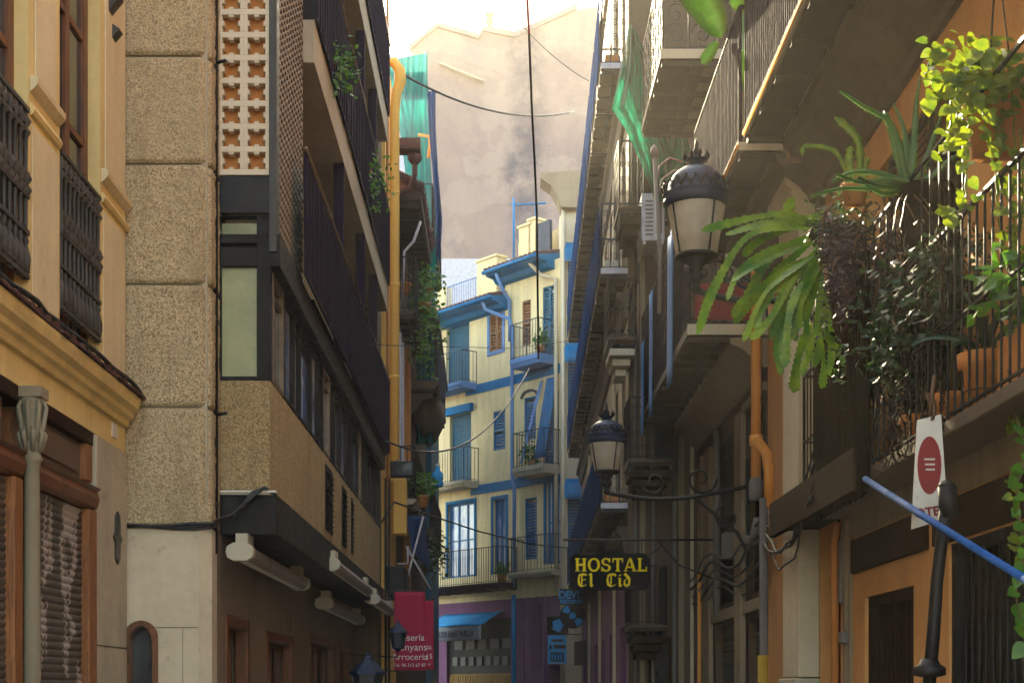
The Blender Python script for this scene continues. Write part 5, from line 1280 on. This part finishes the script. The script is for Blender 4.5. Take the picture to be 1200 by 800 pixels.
m=MB(); p=P(1089,782,Yp); m.lathe((p.x,p.y,p.z-.05),[(.05,0),(.09,.01),(.09,.05),(.06,.07),(.045,.1)],12); m.build('collar',M['black'],t)
m=MB(); m.lathe((P(1089,800,Yp).x,Yp,.12),[(.22,0),(.22,.04),(.08,.07),(.06,.2)],16); m.build('base',M['black'],t)
# ================= cables =================
def cable(pts,label,r=.012,sag=0,mat='cable',grp=None,n=24):
    a,b=Vector(pts[0]),Vector(pts[-1])
    if len(pts)==2: pl=[a.lerp(b,i/n)-Vector((0,0,sag*4*(i/n)*(1-i/n))) for i in range(n+1)]
    else: pl=[Vector(p) for p in pts]
    m=MB(); m.tube(pl,r,6); return tag(m.build('cable',M[mat],origin=(a+b)/2),label,'cable',grp)
cable([P(470,86,26),P(672,131,33)],'black cable sagging across the blank gable wall from the yellow duct',.022,.35)
c0=[P(618,-20,15),P(620,60,15.6),(P(624,180,16.2)),P(628,245,16.6),P(630,300,17)]
cable([P(617,-15,14),P(620,40,14)],'short magenta upper end of the long hanging cable at the top',.011,0,'burg')
cable([P(620,40,14),P(623,120,14.4),P(627,200,15),P(629,250,15.5),P(631,420,17)],'long thin dark cable hanging down the middle of the view',.012)
cable([P(440,510,22),P(620,432,34)],'thin dark cable curving up in front of the cream house',.016,.9)
cable([P(447,612,23.6),P(462,588,23.8),P(500,602,26),P(560,622,30),P(620,637,34),P(668,642,38)],'brown cable running low from the yellow wall to the white corner house',.016)
cable([P(390,403,18),P(600,408,30),P(700,395,34)],'hair-thin wire level across the cream house at mid height',.006)
cable([P(612,30,30),P(690,95,30)],'faint thin wire high up before the gable wall',.010,.1)
random.seed(9)
# bundled cables along the right facade
lab=['thickest cable looping below the timber ledge to the soil pipe','second cable loop below the timber ledge','slim cable strung from the reed blind to the pilaster','lowest slack cable at the orange strip','upper short cable under the reed blind']
for k in range(5):
    pl=[]; 
    for i in range(15):
        s=i/14; u=11.8+s*4.2; pl.append((2.56+.36*s+.02*math.sin(i+k),u,3.55-.15*k*.6-.42*math.sin(s*pi)*(.6+.2*k)*(1 if k<4 else .4)+.10*math.sin(i*1.7+k)*.2))
    cable(pl,lab[k],.010+.004*(k%3),0,'cable','cables below the timber ledge')
lab=['upper cable in the drooping bundle along the brown building','middle cable in the drooping bundle along the brown building','lower cable in the drooping bundle along the brown building','outermost knotted cable along the brown building','thin cable closest to the shutters of the brown building']
for k in range(5):
    pl=[]
    for i in range(46):
        s=i/45; u=16.0+s*5.8; pl.append((2.86+.02*k+.012*math.sin(i*.5+k*2),u,3.45-.12*k-.22*math.sin(s*pi*1.5+k*.1)**2))
    cable(pl,lab[k],.014+.006*(k%2),0,'cable','cables along the brown building')
m=MB()
m.box(2.82,2.97,18.2,18.4,3.25,3.58)
tag(m.build('junction_box',M['ggrey'],origin=(2.9,18.3,3.4),bev=.01),'grey junction box among the cables of the brown building','box')
# ================= PLANTS on the right =================
UP=Vector((0,0,1))
def spine(p0,d0,L_,droop,n=12,curl=0):
    p=Vector(p0); d=Vector(d0).normalized(); pl=[p.copy()]
    for i in range(n):
        d=(d-UP*droop/n+Vector((random.uniform(-1,1),random.uniform(-1,1),random.uniform(-1,1)))*curl).normalized(); p=p+d*L_/n; pl.append(p.copy())
    return pl
def strap(mb,pl,wf,th=.004,facing=None,vee=0,teeth=0,sm=True):
    """flat or V-shaped blade along a spine; teeth gives a notched outline"""
    n=len(pl); vs=[]
    for i,p in enumerate(pl):
        d=(pl[min(i+1,n-1)]-pl[max(i-1,0)]).normalized()
        f=(facing or Vector((.2,-1,.3))); s=d.cross(f).normalized(); nn=s.cross(d).normalized()
        w=wf(i/(n-1))
        if teeth: w*= 1-.26*(abs(((i)%teeth)/teeth-.5)<.26)
        vs+= [p-s*w+nn*(vee*w+th),p+nn*th*1.6,p+s*w+nn*(vee*w+th),p-nn*th]
    fs=[]
    for i in range(n-1):
        a,b=i*4,(i+1)*4
        fs+=[(a,a+1,b+1,b),(a+1,a+2,b+2,b+1),(a+2,a+3,b+3,b+2),(a+3,a,b,b+3)]
    mb.add(vs,fs,sm)
random.seed(4)
# --- orchid cactus with long drooping notched stems
Yc=10.9; c0=P(968,262,Yc); t=thing('orchid_cactus',c0,'big hanging cactus with flat notched green stems drooping left over the lantern','plant')
m=MB(); 
tg=[((955,262),(905,252),(822,270)),((950,268),(880,275),(838,335),(817,392)),((955,275),(905,300),(862,372)),((952,285),(900,305),(858,330)),
    ((955,280),(915,315),(885,350),(860,378)),((960,290),(925,330),(905,370),(880,398)),((960,295),(935,340),(915,380)),((962,300),(945,330),(940,355)),
    ((960,262),(925,250),(930,232)),((930,250),(905,252),(925,258)),((960,300),(935,360),(932,400)),((965,310),(945,370),(950,420)),((940,330),(925,370),(920,430)),
    ((965,250),(940,262),(890,282),(870,300)),((950,300),(922,345),(902,398)),((945,310),(940,360),(928,398)),((965,320),(960,380),(985,410)),((962,330),(965,370),(955,430)),
    ((955,300),(900,340),(872,400)),((950,380),(935,420),(930,460)),((960,390),(965,430),(962,455)),((948,350),(915,390),(915,440)),((955,285),(912,290),(868,318),(852,352)),((958,300),(918,320),(893,362),(886,385)),((960,310),(940,350),(936,385)),((952,300),(908,325),(872,350),(858,372)),((964,340),(955,390),(940,440)),((966,340),(975,400),(972,440)),((950,262),(900,262),(850,276))]
for k,pts_ in enumerate(tg):
    yk=Yc-.25+.5*random.random(); ctl=[P(px,py,yk-.1*j) for j,(px,py) in enumerate(pts_)]
    # smooth spline through controls
    pl=[]; nseg=len(ctl)-1
    L_=sum((ctl[i+1]-ctl[i]).length for i in range(nseg)); N=max(16,int(L_/.016))
    for i in range(N+1):
        s=i/N*nseg; j=min(int(s),nseg-1); f=s-j
        p0=ctl[max(j-1,0)];p1=ctl[j];p2=ctl[j+1];p3=ctl[min(j+2,nseg)]
        pl.append(.5*((2*p1)+(-p0+p2)*f+(2*p0-5*p1+4*p2-p3)*f*f+(-p0+3*p1-3*p2+p3)*f**3))
    w0=random.uniform(.036,.052)
    strap(m,pl,lambda s:w0*(.35+.65*min(1,s*4))*min(1,.25+(1-s)*9)*(.85+.2*math.sin(s*9+k)),.0022,Vector((random.uniform(-.9,.6),-1,random.uniform(-.2,.9))),.10,3,False)
m.build('stems',M['cactus'],t,recalc=False)
m=MB(); pot(m,(c0.x+.08,c0.y+.05,c0.z-.28),.2,.26); m.build('pot',M['dwood'],t)
m=MB(); 
for k in range(7):
    p=P(random.uniform(950,1040),random.uniform(215,240),Yc-.1); strap(m,spine(p,(random.uniform(-1,.4),-.3,random.uniform(-.2,.8)),.22,1.2,10),lambda s:.010*(1-s*.8),.003)
m.build('roots',M['dryleaf'],t,recalc=False)
# upright young cactus pads
Yc2=10.2; t=thing('leaf_cactus',P(1000,205,Yc2),'upright leaf cactus with two pale serrated pads left of the aloe','plant')
m=MB()
for pts_,w in ((((1008,215),(1005,165),(978,138)),.035),(((1000,212),(995,190),(997,172)),.035),(((992,205),(978,178),(945,172),(940,182)),.022),(((1012,212),(1014,195),(1018,185)),.025)):
    ctl=[P(a_,b_,Yc2) for a_,b_ in pts_]; N=24; nseg=len(ctl)-1; pl=[]
    for i in range(N+1):
        s=i/N*nseg; j=min(int(s),nseg-1); f=s-j; p0=ctl[max(j-1,0)];p1=ctl[j];p2=ctl[j+1];p3=ctl[min(j+2,nseg)]
        pl.append(.5*((2*p1)+(-p0+p2)*f+(2*p0-5*p1+4*p2-p3)*f*f+(-p0+3*p1-3*p2+p3)*f**3))
    strap(m,pl,lambda s:w*min(1,.3+s*3)*min(1,.3+(1-s)*6),.005,Vector((-.2,-1,.1)),.1,4)
m.build('pads',M['pothos'],t,recalc=False)
m=MB(); p=P(1002,240,Yc2); pot(m,(p.x,p.y,p.z),.10,.14); m.build('pot',M['terra'],t)
# --- aloe
Ya=9.4; t=thing('aloe_plant',P(1068,215,Ya),'spiky aloe with long toothed blades in a dark hanging basket','plant')
def blade(m,pts_,Yq,w,dy=(0,0)):
    ctl=[P(a_,b_,Yq+dy[0]+(dy[1]-dy[0])*i/(len(pts_)-1)) for i,(a_,b_) in enumerate(pts_)]; N=26; nseg=len(ctl)-1; pl=[]
    for i in range(N+1):
        s=i/N*nseg; j=min(int(s),nseg-1); f=s-j; p0=ctl[max(j-1,0)];p1=ctl[j];p2=ctl[j+1];p3=ctl[min(j+2,nseg)]
        pl.append(.5*((2*p1)+(-p0+p2)*f+(2*p0-5*p1+4*p2-p3)*f*f+(-p0+3*p1-3*p2+p3)*f**3))
    strap(m,pl,lambda s:w*(1-s**1.6)+.002,.010,Vector((random.uniform(-.4,.2),-1,.4)),.35)
    for i in range(2,N-1):
        d=(pl[i+1]-pl[i]).normalized(); s=d.cross(Vector((0,-1,.3))).normalized(); ww=w*(1-(i/N)**1.6)
        for q in (-1,1): m.add([pl[i]+s*q*ww,pl[i]+d*.012+s*q*(ww+.009),pl[i]+d*.016+s*q*ww],[(0,1,2)])
m=MB()
for pts_,w,dy in ((((1062,212),(1045,150),(1010,125),(984,107)),.022,(0,-.2)),(((1068,210),(1072,160),(1074,120),(1079,88)),.022,(0,.1)),(((1060,210),(1050,175),(1040,140),(1036,132)),.03,(0,.2)),
   (((1072,212),(1085,190),(1095,160),(1104,132)),.025,(0,.2)),(((1062,216),(1030,205),(1000,203),(975,213)),.024,(0,-.3)),(((1060,218),(1030,218),(1005,208)),.022,(0,-.4)),(((1058,220),(1020,222),(985,222),(950,230)),.014,(0,-.3)),
   (((1075,216),(1095,205),(1110,190),(1122,182)),.022,(0,-.1)),(((1066,210),(1062,175),(1058,150),(1047,122)),.024,(0,.3)),(((1068,216),(1040,212),(1010,214),(980,205)),.018,(0,-.4)),(((1058,222),(1035,228),(1010,215),(990,212)),.014,(0,-.2))):
    blade(m,pts_,Ya,w,dy)
m.build('blades',M['aloe'],t,recalc=False)
m=MB(); p=P(1085,290,Ya); m.lathe((p.x,p.y,p.z),[(.11,0),(.15,.1),(.17,.3),(.185,.36),(.17,.39)],16)
for k in range(9): m.lathe((p.x,p.y,p.z+.03+k*.04),[(.125+.006*k,0),(.135+.006*k,.012),(.125+.006*k,.024)],16)
m.build('basket',M['reed'],t)
m=MB()
for k in range(5): m.tube(spine(P(1050+7*k,228,Ya-.15),(random.uniform(-.5,.5),-.2,-.4),random.uniform(.1,.3),1.2,8,.15),.005,5)
m.build('offshoots',M['dryleaf'],t)
# --- purple spiderwort mass
t=thing('purple_trailing_plant',P(1005,300,10.6),'dark purple and dried trailing plant mass hanging between the cactus and the railing','plant')
m=MB()
for k in range(120):
    px,py=random.uniform(965,1050),random.uniform(240,330); pl=spine(P(px,py,10.6+random.uniform(-.3,.2)),(random.uniform(-.4,.4),-.3,-.5),random.uniform(.15,.5),2.0,9,.08)
    for q in pl[1:]:
        for _ in range(3):
            d=Vector((random.uniform(-1,1),random.uniform(-1,.4),random.uniform(-.9,.3))).normalized(); s=d.orthogonal().normalized()*.008; L_=random.uniform(.05,.1)
            m.add([q,q+d*L_*.4+s,q+d*L_,q+d*L_*.4-s],[(0,1,2,3)])
m.build('leaves',M['purpleleaf'],t,recalc=False)
m=MB()
for k in range(21):
    px,py=random.uniform(975,1055),random.uniform(215,330); pl=spine(P(px,py,10.3+random.uniform(-.2,.2)),(random.uniform(-.6,.6),-.3,-.3),random.uniform(.12,.4),2.2,8,.12)
    strap(m,pl,lambda s:.012*(1-s)+.003,.002)
m.build('dried_strands',M['dryleaf'],t,recalc=False)
m=MB(); random.seed(8)
bush(m,P(985,262,10.7),.26,500,.05,.9,.6); bush(m,P(1010,400,10.9),.22,260,.05,1.6,.6); m.build('small_leaves',M['darkleaf'],t,recalc=False)
# --- pothos
def heart(mb,c,d,up,sz):
    d=d.normalized(); s=d.cross(up).normalized(); n=s.cross(d)
    o=[(0,0),(.28,-.10),(.50,.12),(.48,.42),(.25,.78),(0,1.05)]
    f=.12
    R_=[c+s*x*sz+d*y*sz+n*(abs(x)*f*sz) for x,y in o]; L_=[c-s*x*sz+d*y*sz+n*(abs(x)*f*sz) for x,y in o]
    mid=[c,c+d*.3*sz,c+d*.65*sz]
    mb.add(R_+L_[1:5]+mid[1:],[(0,1,2,3,11,10) if False else (0,1,2,10),(10,2,3,11),(11,3,4,5),(0,10,7,6),(10,11,8,7),(11,5,9,8)],True)
t=thing('pothos_plant',P(1160,110,8.0),'bright heart-leaved vine trailing from a hanging terracotta pot at top right','plant')
m=MB(); st=MB(); random.seed(14)
for k in range(210):
    px=random.gauss(1150,32); py=random.gauss(88,24)
    if px<1084 or py<38 or py>150: continue
    c=P(px,py,8.0+random.uniform(-.28,.2)); d=Vector((random.uniform(-1,.8),random.uniform(-1,.3),random.uniform(-1,.3)))
    heart(m,c,d,Vector((random.uniform(-.4,.4),-1,random.uniform(.1,1))),random.uniform(.055,.095))
for pts_ in (((1135,140),(1130,180),(1133,225),(1120,258),(1104,252)),((1105,60),(1090,72),(1082,92)),((1150,130),(1165,190),(1168,240),(1180,300),(1185,360)),((1185,100),(1190,170),(1180,230),(1196,300),(1190,400),(1182,480)),((1165,150),(1172,180),(1160,230)),((1195,150),(1198,230),(1192,300)),((1110,90),(1100,120),(1092,96)),((1115,110),(1112,160),(1100,182)),((1180,400),(1190,470),(1180,500)),((1200,540),(1190,570),(1196,620),(1192,670)),((1120,120),(1124,150),(1112,175))):
    yk=8.0+random.uniform(-.3,.05); ctl=[P(a_,b_,yk) for a_,b_ in pts_]; pl=[]
    for a_,b_ in zip(ctl,ctl[1:]):
        for i in range(7): pl.append(a_.lerp(b_,i/7)+Vector((random.uniform(-1,1),random.uniform(-1,1),random.uniform(-1,1)))*.008)
    pl.append(ctl[-1]); st.tube(pl,.005,5)
    for i,q in enumerate(pl[::2]):
        for _ in range(2 if random.random()<.7 else 1):
            heart(m,q+Vector((random.uniform(-.05,.05),random.uniform(-.05,0),random.uniform(-.02,.05))),Vector((random.uniform(-1,.8),random.uniform(-1,.3),random.uniform(-1.2,.1))),Vector((random.uniform(-.4,.4),-1,random.uniform(.1,.8))),random.uniform(.045,.08))
m.build('leaves',M['pothos'],t,recalc=False); st.build('vines',M['pothos'],t)
m=MB(); p=P(1168,182,8.15); pot(m,p,.19,.36); m.build('pot',M['terra'],t)
m=MB()
for k in range(3): m.bar(P(1168+20*math.cos(k*2.1),110,8.15),P(1168,-60,8.2),.008)
m.build('hanger',M['black'],t)
# --- terracotta pots on the balcony
t=thing('flower_pot',P(1152,486,8.4),'large terracotta pot standing at the balcony edge behind the railing bars','pot')
m=MB(); p=P(1154,484,8.35); m.lathe((p.x,p.y,3.19),[(.105,0),(.125,.25),(.15,.26),(.155,.34),(.14,.345),(.13,.28)],24); m.build('pot',M['terra'],t)
m=MB(); m.lathe((p.x,p.y,3.19),[(.128,.12),(.124,.125)],24); m.build('soil',M['dwood'],t)
m=MB(); random.seed(5)
for k in range(8):
    pl=spine((p.x,p.y,3.5),(random.uniform(-.7,.7),random.uniform(-.6,.2),1),random.uniform(.3,.6),1.6,10); strap(m,pl,lambda s:.02*math.sin(min(1,s*1.1+.1)*2.9)+.003,.003)
m.build('leaves',M['darkleaf'],t,recalc=False)
t=thing('flower_pot',P(1190,420,7.6),'shaded orange planter box partly cut off at the right edge of the balcony','pot')
m=MB(); p=P(1204,480,7.6); m.box(p.x-.06,p.x+.14,7.5,7.9,3.191,3.50); m.build('planter',M['terra'],t,.012)
m=MB(); bush(m,(p.x+.05,7.7,3.75),.28,240,.1,.9,.3); m.build('leaves',M['leafy'],t,recalc=False)
# dark foliage and dry twigs inside railing cage
random.seed(31)
for lab,(px,py,Yq,r,n) in {'dark shadowed shrub in the middle of the plant balcony':(1090,370,9.6,.42,420),'dark shrub by the railing right of the reed blind':(1040,420,10.8,.3,240),'shadowed foliage beneath the hanging terracotta pot':(1150,330,8.9,.34,260)}.items():
    c=P(px,py,Yq); t=thing('balcony_shrub',c,lab,'plant','dark shrubs on the plant balcony'); c=Vector((2.78,Yq,c.z))
    m=MB(); bush(m,c,r,n*2,.07,1.2,.5); m.build('leaves',M['darkleaf'],t,recalc=False)
    m=MB(); pot(m,(c.x,c.y,3.19),.13,.22)
    m.build('pot',M['terra'],t)
    m=MB(); 
    for k in range(7): m.tube([(c.x,c.y,3.35)]+[(c.x+random.uniform(-.2,.2),c.y+random.uniform(-.3,.3),3.35+(c.z-3.2)*s) for s in (.4,.8,1.1)],.007,4)
    m.build('stems',M['stem'],t)
t=thing('dry_vine',(2.62,10,3.9),'dry leafless vine and twisted twigs wound around the balcony railing bars','plant')
m=MB()
for k in range(15):
    u=random.uniform(8.6,11.2); pl=[(2.63,u,3.1)]; z=3.05
    while z<random.uniform(4.2,5.1): z+=.05; pl.append((2.63+random.uniform(-.03,.03),u+random.uniform(-.03,.03)+.03*math.sin(z*9),z))
    m.tube(pl,.0055,4)
    for q in pl[::2]:
        d=Vector((random.uniform(-1,1),random.uniform(-1,1),random.uniform(-.3,1)))*.06; m.tube([q,Vector(q)+d],[.004,.001],4)
m.build('twigs',M['dwood'],t)
# right edge leaves lower down
t=thing('vine',P(1196,620,7.6),'thin green vine dangling at the lower right edge beside the blue pole','plant')
m=MB(); st=MB(); pl=[P(1196+5*math.sin(k*.9),500+k*16,7.5) for k in range(17)]; st.tube(pl+[(pl[-1])],.005,5); st.tube([pl[0],P(1190,484,7.7),(2.7,7.7,3.3)],.005,5)
for q in pl:
    for _ in range(1 if random.random()<.6 else 2): heart(m,q,Vector((random.uniform(-1,.3),random.uniform(-.6,.2),random.uniform(-1,.4))),Vector((0,-1,.4)),random.uniform(.05,.09))
m.build('leaves',M['leafy'],t,recalc=False); st.build('stem',M['stem'],t)
# banana leaves on the upper balcony
t=thing('banana_plant',(2.5,14.6,6.7),'banana plant with broad bright green leaves above the upper right balcony rail','plant')
m=MB(); Yn=14.2
for (pts_,w) in ((((796,-30),(824,2),(846,44)),.17),(((862,20),(850,12),(835,28),(838,42)),.0),(((872,60),(868,80),(866,110)),.10),(((858,8),(880,-8),(900,-20)),.15),(((840,50),(828,68),(822,75)),.06)):
    if not w: continue
    ctl=[P(a_,b_,Yn) for a_,b_ in pts_]; N=20; nseg=len(ctl)-1; pl=[]
    for i in range(N+1):
        s=i/N*nseg; j=min(int(s),nseg-1); f=s-j; p0=ctl[max(j-1,0)];p1=ctl[j];p2=ctl[j+1];p3=ctl[min(j+2,nseg)]
        pl.append(.5*((2*p1)+(-p0+p2)*f+(2*p0-5*p1+4*p2-p3)*f*f+(-p0+3*p1-3*p2+p3)*f**3))
    strap(m,pl,lambda s:w*math.sin(min(1,s*.93+.07)*math.pi)**.6,.004,Vector((-.2,-1,-.35)),.22)
m.build('leaves',M['banana'],t,recalc=False)
m=MB(); m.tube([(2.5,14.4,6.64),(2.5,14.35,7.4),P(868,-6,14.25)],[.07,.06,.03],10); m.build('trunk',M['aloe'],t)
m=MB(); pot(m,(2.5,14.4,6.64),.2,.3); m.build('pot',M['terra'],t)
# ================= sky, sun, camera, haze =================
w=bpy.data.worlds.new('World'); S.world=w; w.use_nodes=True; nt=w.node_tree
bg=nt.nodes['Background']; sk=nt.nodes.new('ShaderNodeTexSky'); sk.sky_type='NISHITA'; sk.sun_disc=False
EL,AZ=R(25.4),R(-10)      # azimuth measured from +Y toward +X
sk.sun_elevation=EL; sk.sun_rotation=AZ; sk.dust_density=3.0; sk.air_density=1.0; sk.ozone_density=.6
nt.links.new(sk.outputs[0],bg.inputs[0]); bg.inputs[1].default_value=.15
ld=bpy.data.lights.new('sun','SUN'); ld.energy=4.2; ld.angle=R(.6); ld.color=(1,.86,.66)
lo=bpy.data.objects.new('sun',ld); COL.objects.link(lo); lo.location=(0,0,40)
sd=Vector((math.sin(AZ)*math.cos(EL),math.cos(AZ)*math.cos(EL),math.sin(EL))); lo.rotation_euler=sd.to_track_quat('Z','Y').to_euler()
HAZE=0.0014
if HAZE:
    m=MB(); m.box(-60,60,-70,130,-1.5,60); hz=m.build('haze',None); tag(hz,kind='stuff')
    hm=bpy.data.materials.new('haze'); hm.use_nodes=True; n=hm.node_tree; n.nodes.remove(n.nodes['Principled BSDF'])
    v=n.nodes.new('ShaderNodeVolumePrincipled'); v.inputs['Density'].default_value=HAZE; v.inputs['Color'].default_value=(1,.92,.80,1); v.inputs['Anisotropy'].default_value=.35
    n.links.new(v.outputs[0],n.nodes['Material Output'].inputs['Volume']); hz.data.materials.append(hm)
cd=bpy.data.cameras.new('camera'); cam=bpy.data.objects.new('camera',cd); COL.objects.link(cam); S.camera=cam
cam.location=(0,0,CZ); cam.rotation_euler=(R(90),0,0); cd.sensor_width=36; cd.lens=F/1200*36
cd.shift_x=(600-CX)/1200; cd.shift_y=(HY-400)/1200; cd.clip_end=2000; cd.clip_start=.1
vs=S.view_settings; vs.view_transform='Standard'; vs.look='None'; vs.gamma=1; vs.exposure=3.2
vs.use_white_balance=True; vs.white_balance_temperature=7500; vs.white_balance_tint=1
S.cycles.use_denoising=True
S.cycles.max_bounces=8; S.cycles.diffuse_bounces=4; S.cycles.glossy_bounces=3; S.cycles.transmission_bounces=4; S.cycles.transparent_max_bounces=10; S.cycles.volume_bounces=0
S.cycles.volume_step_rate=4; S.cycles.sample_clamp_indirect=6
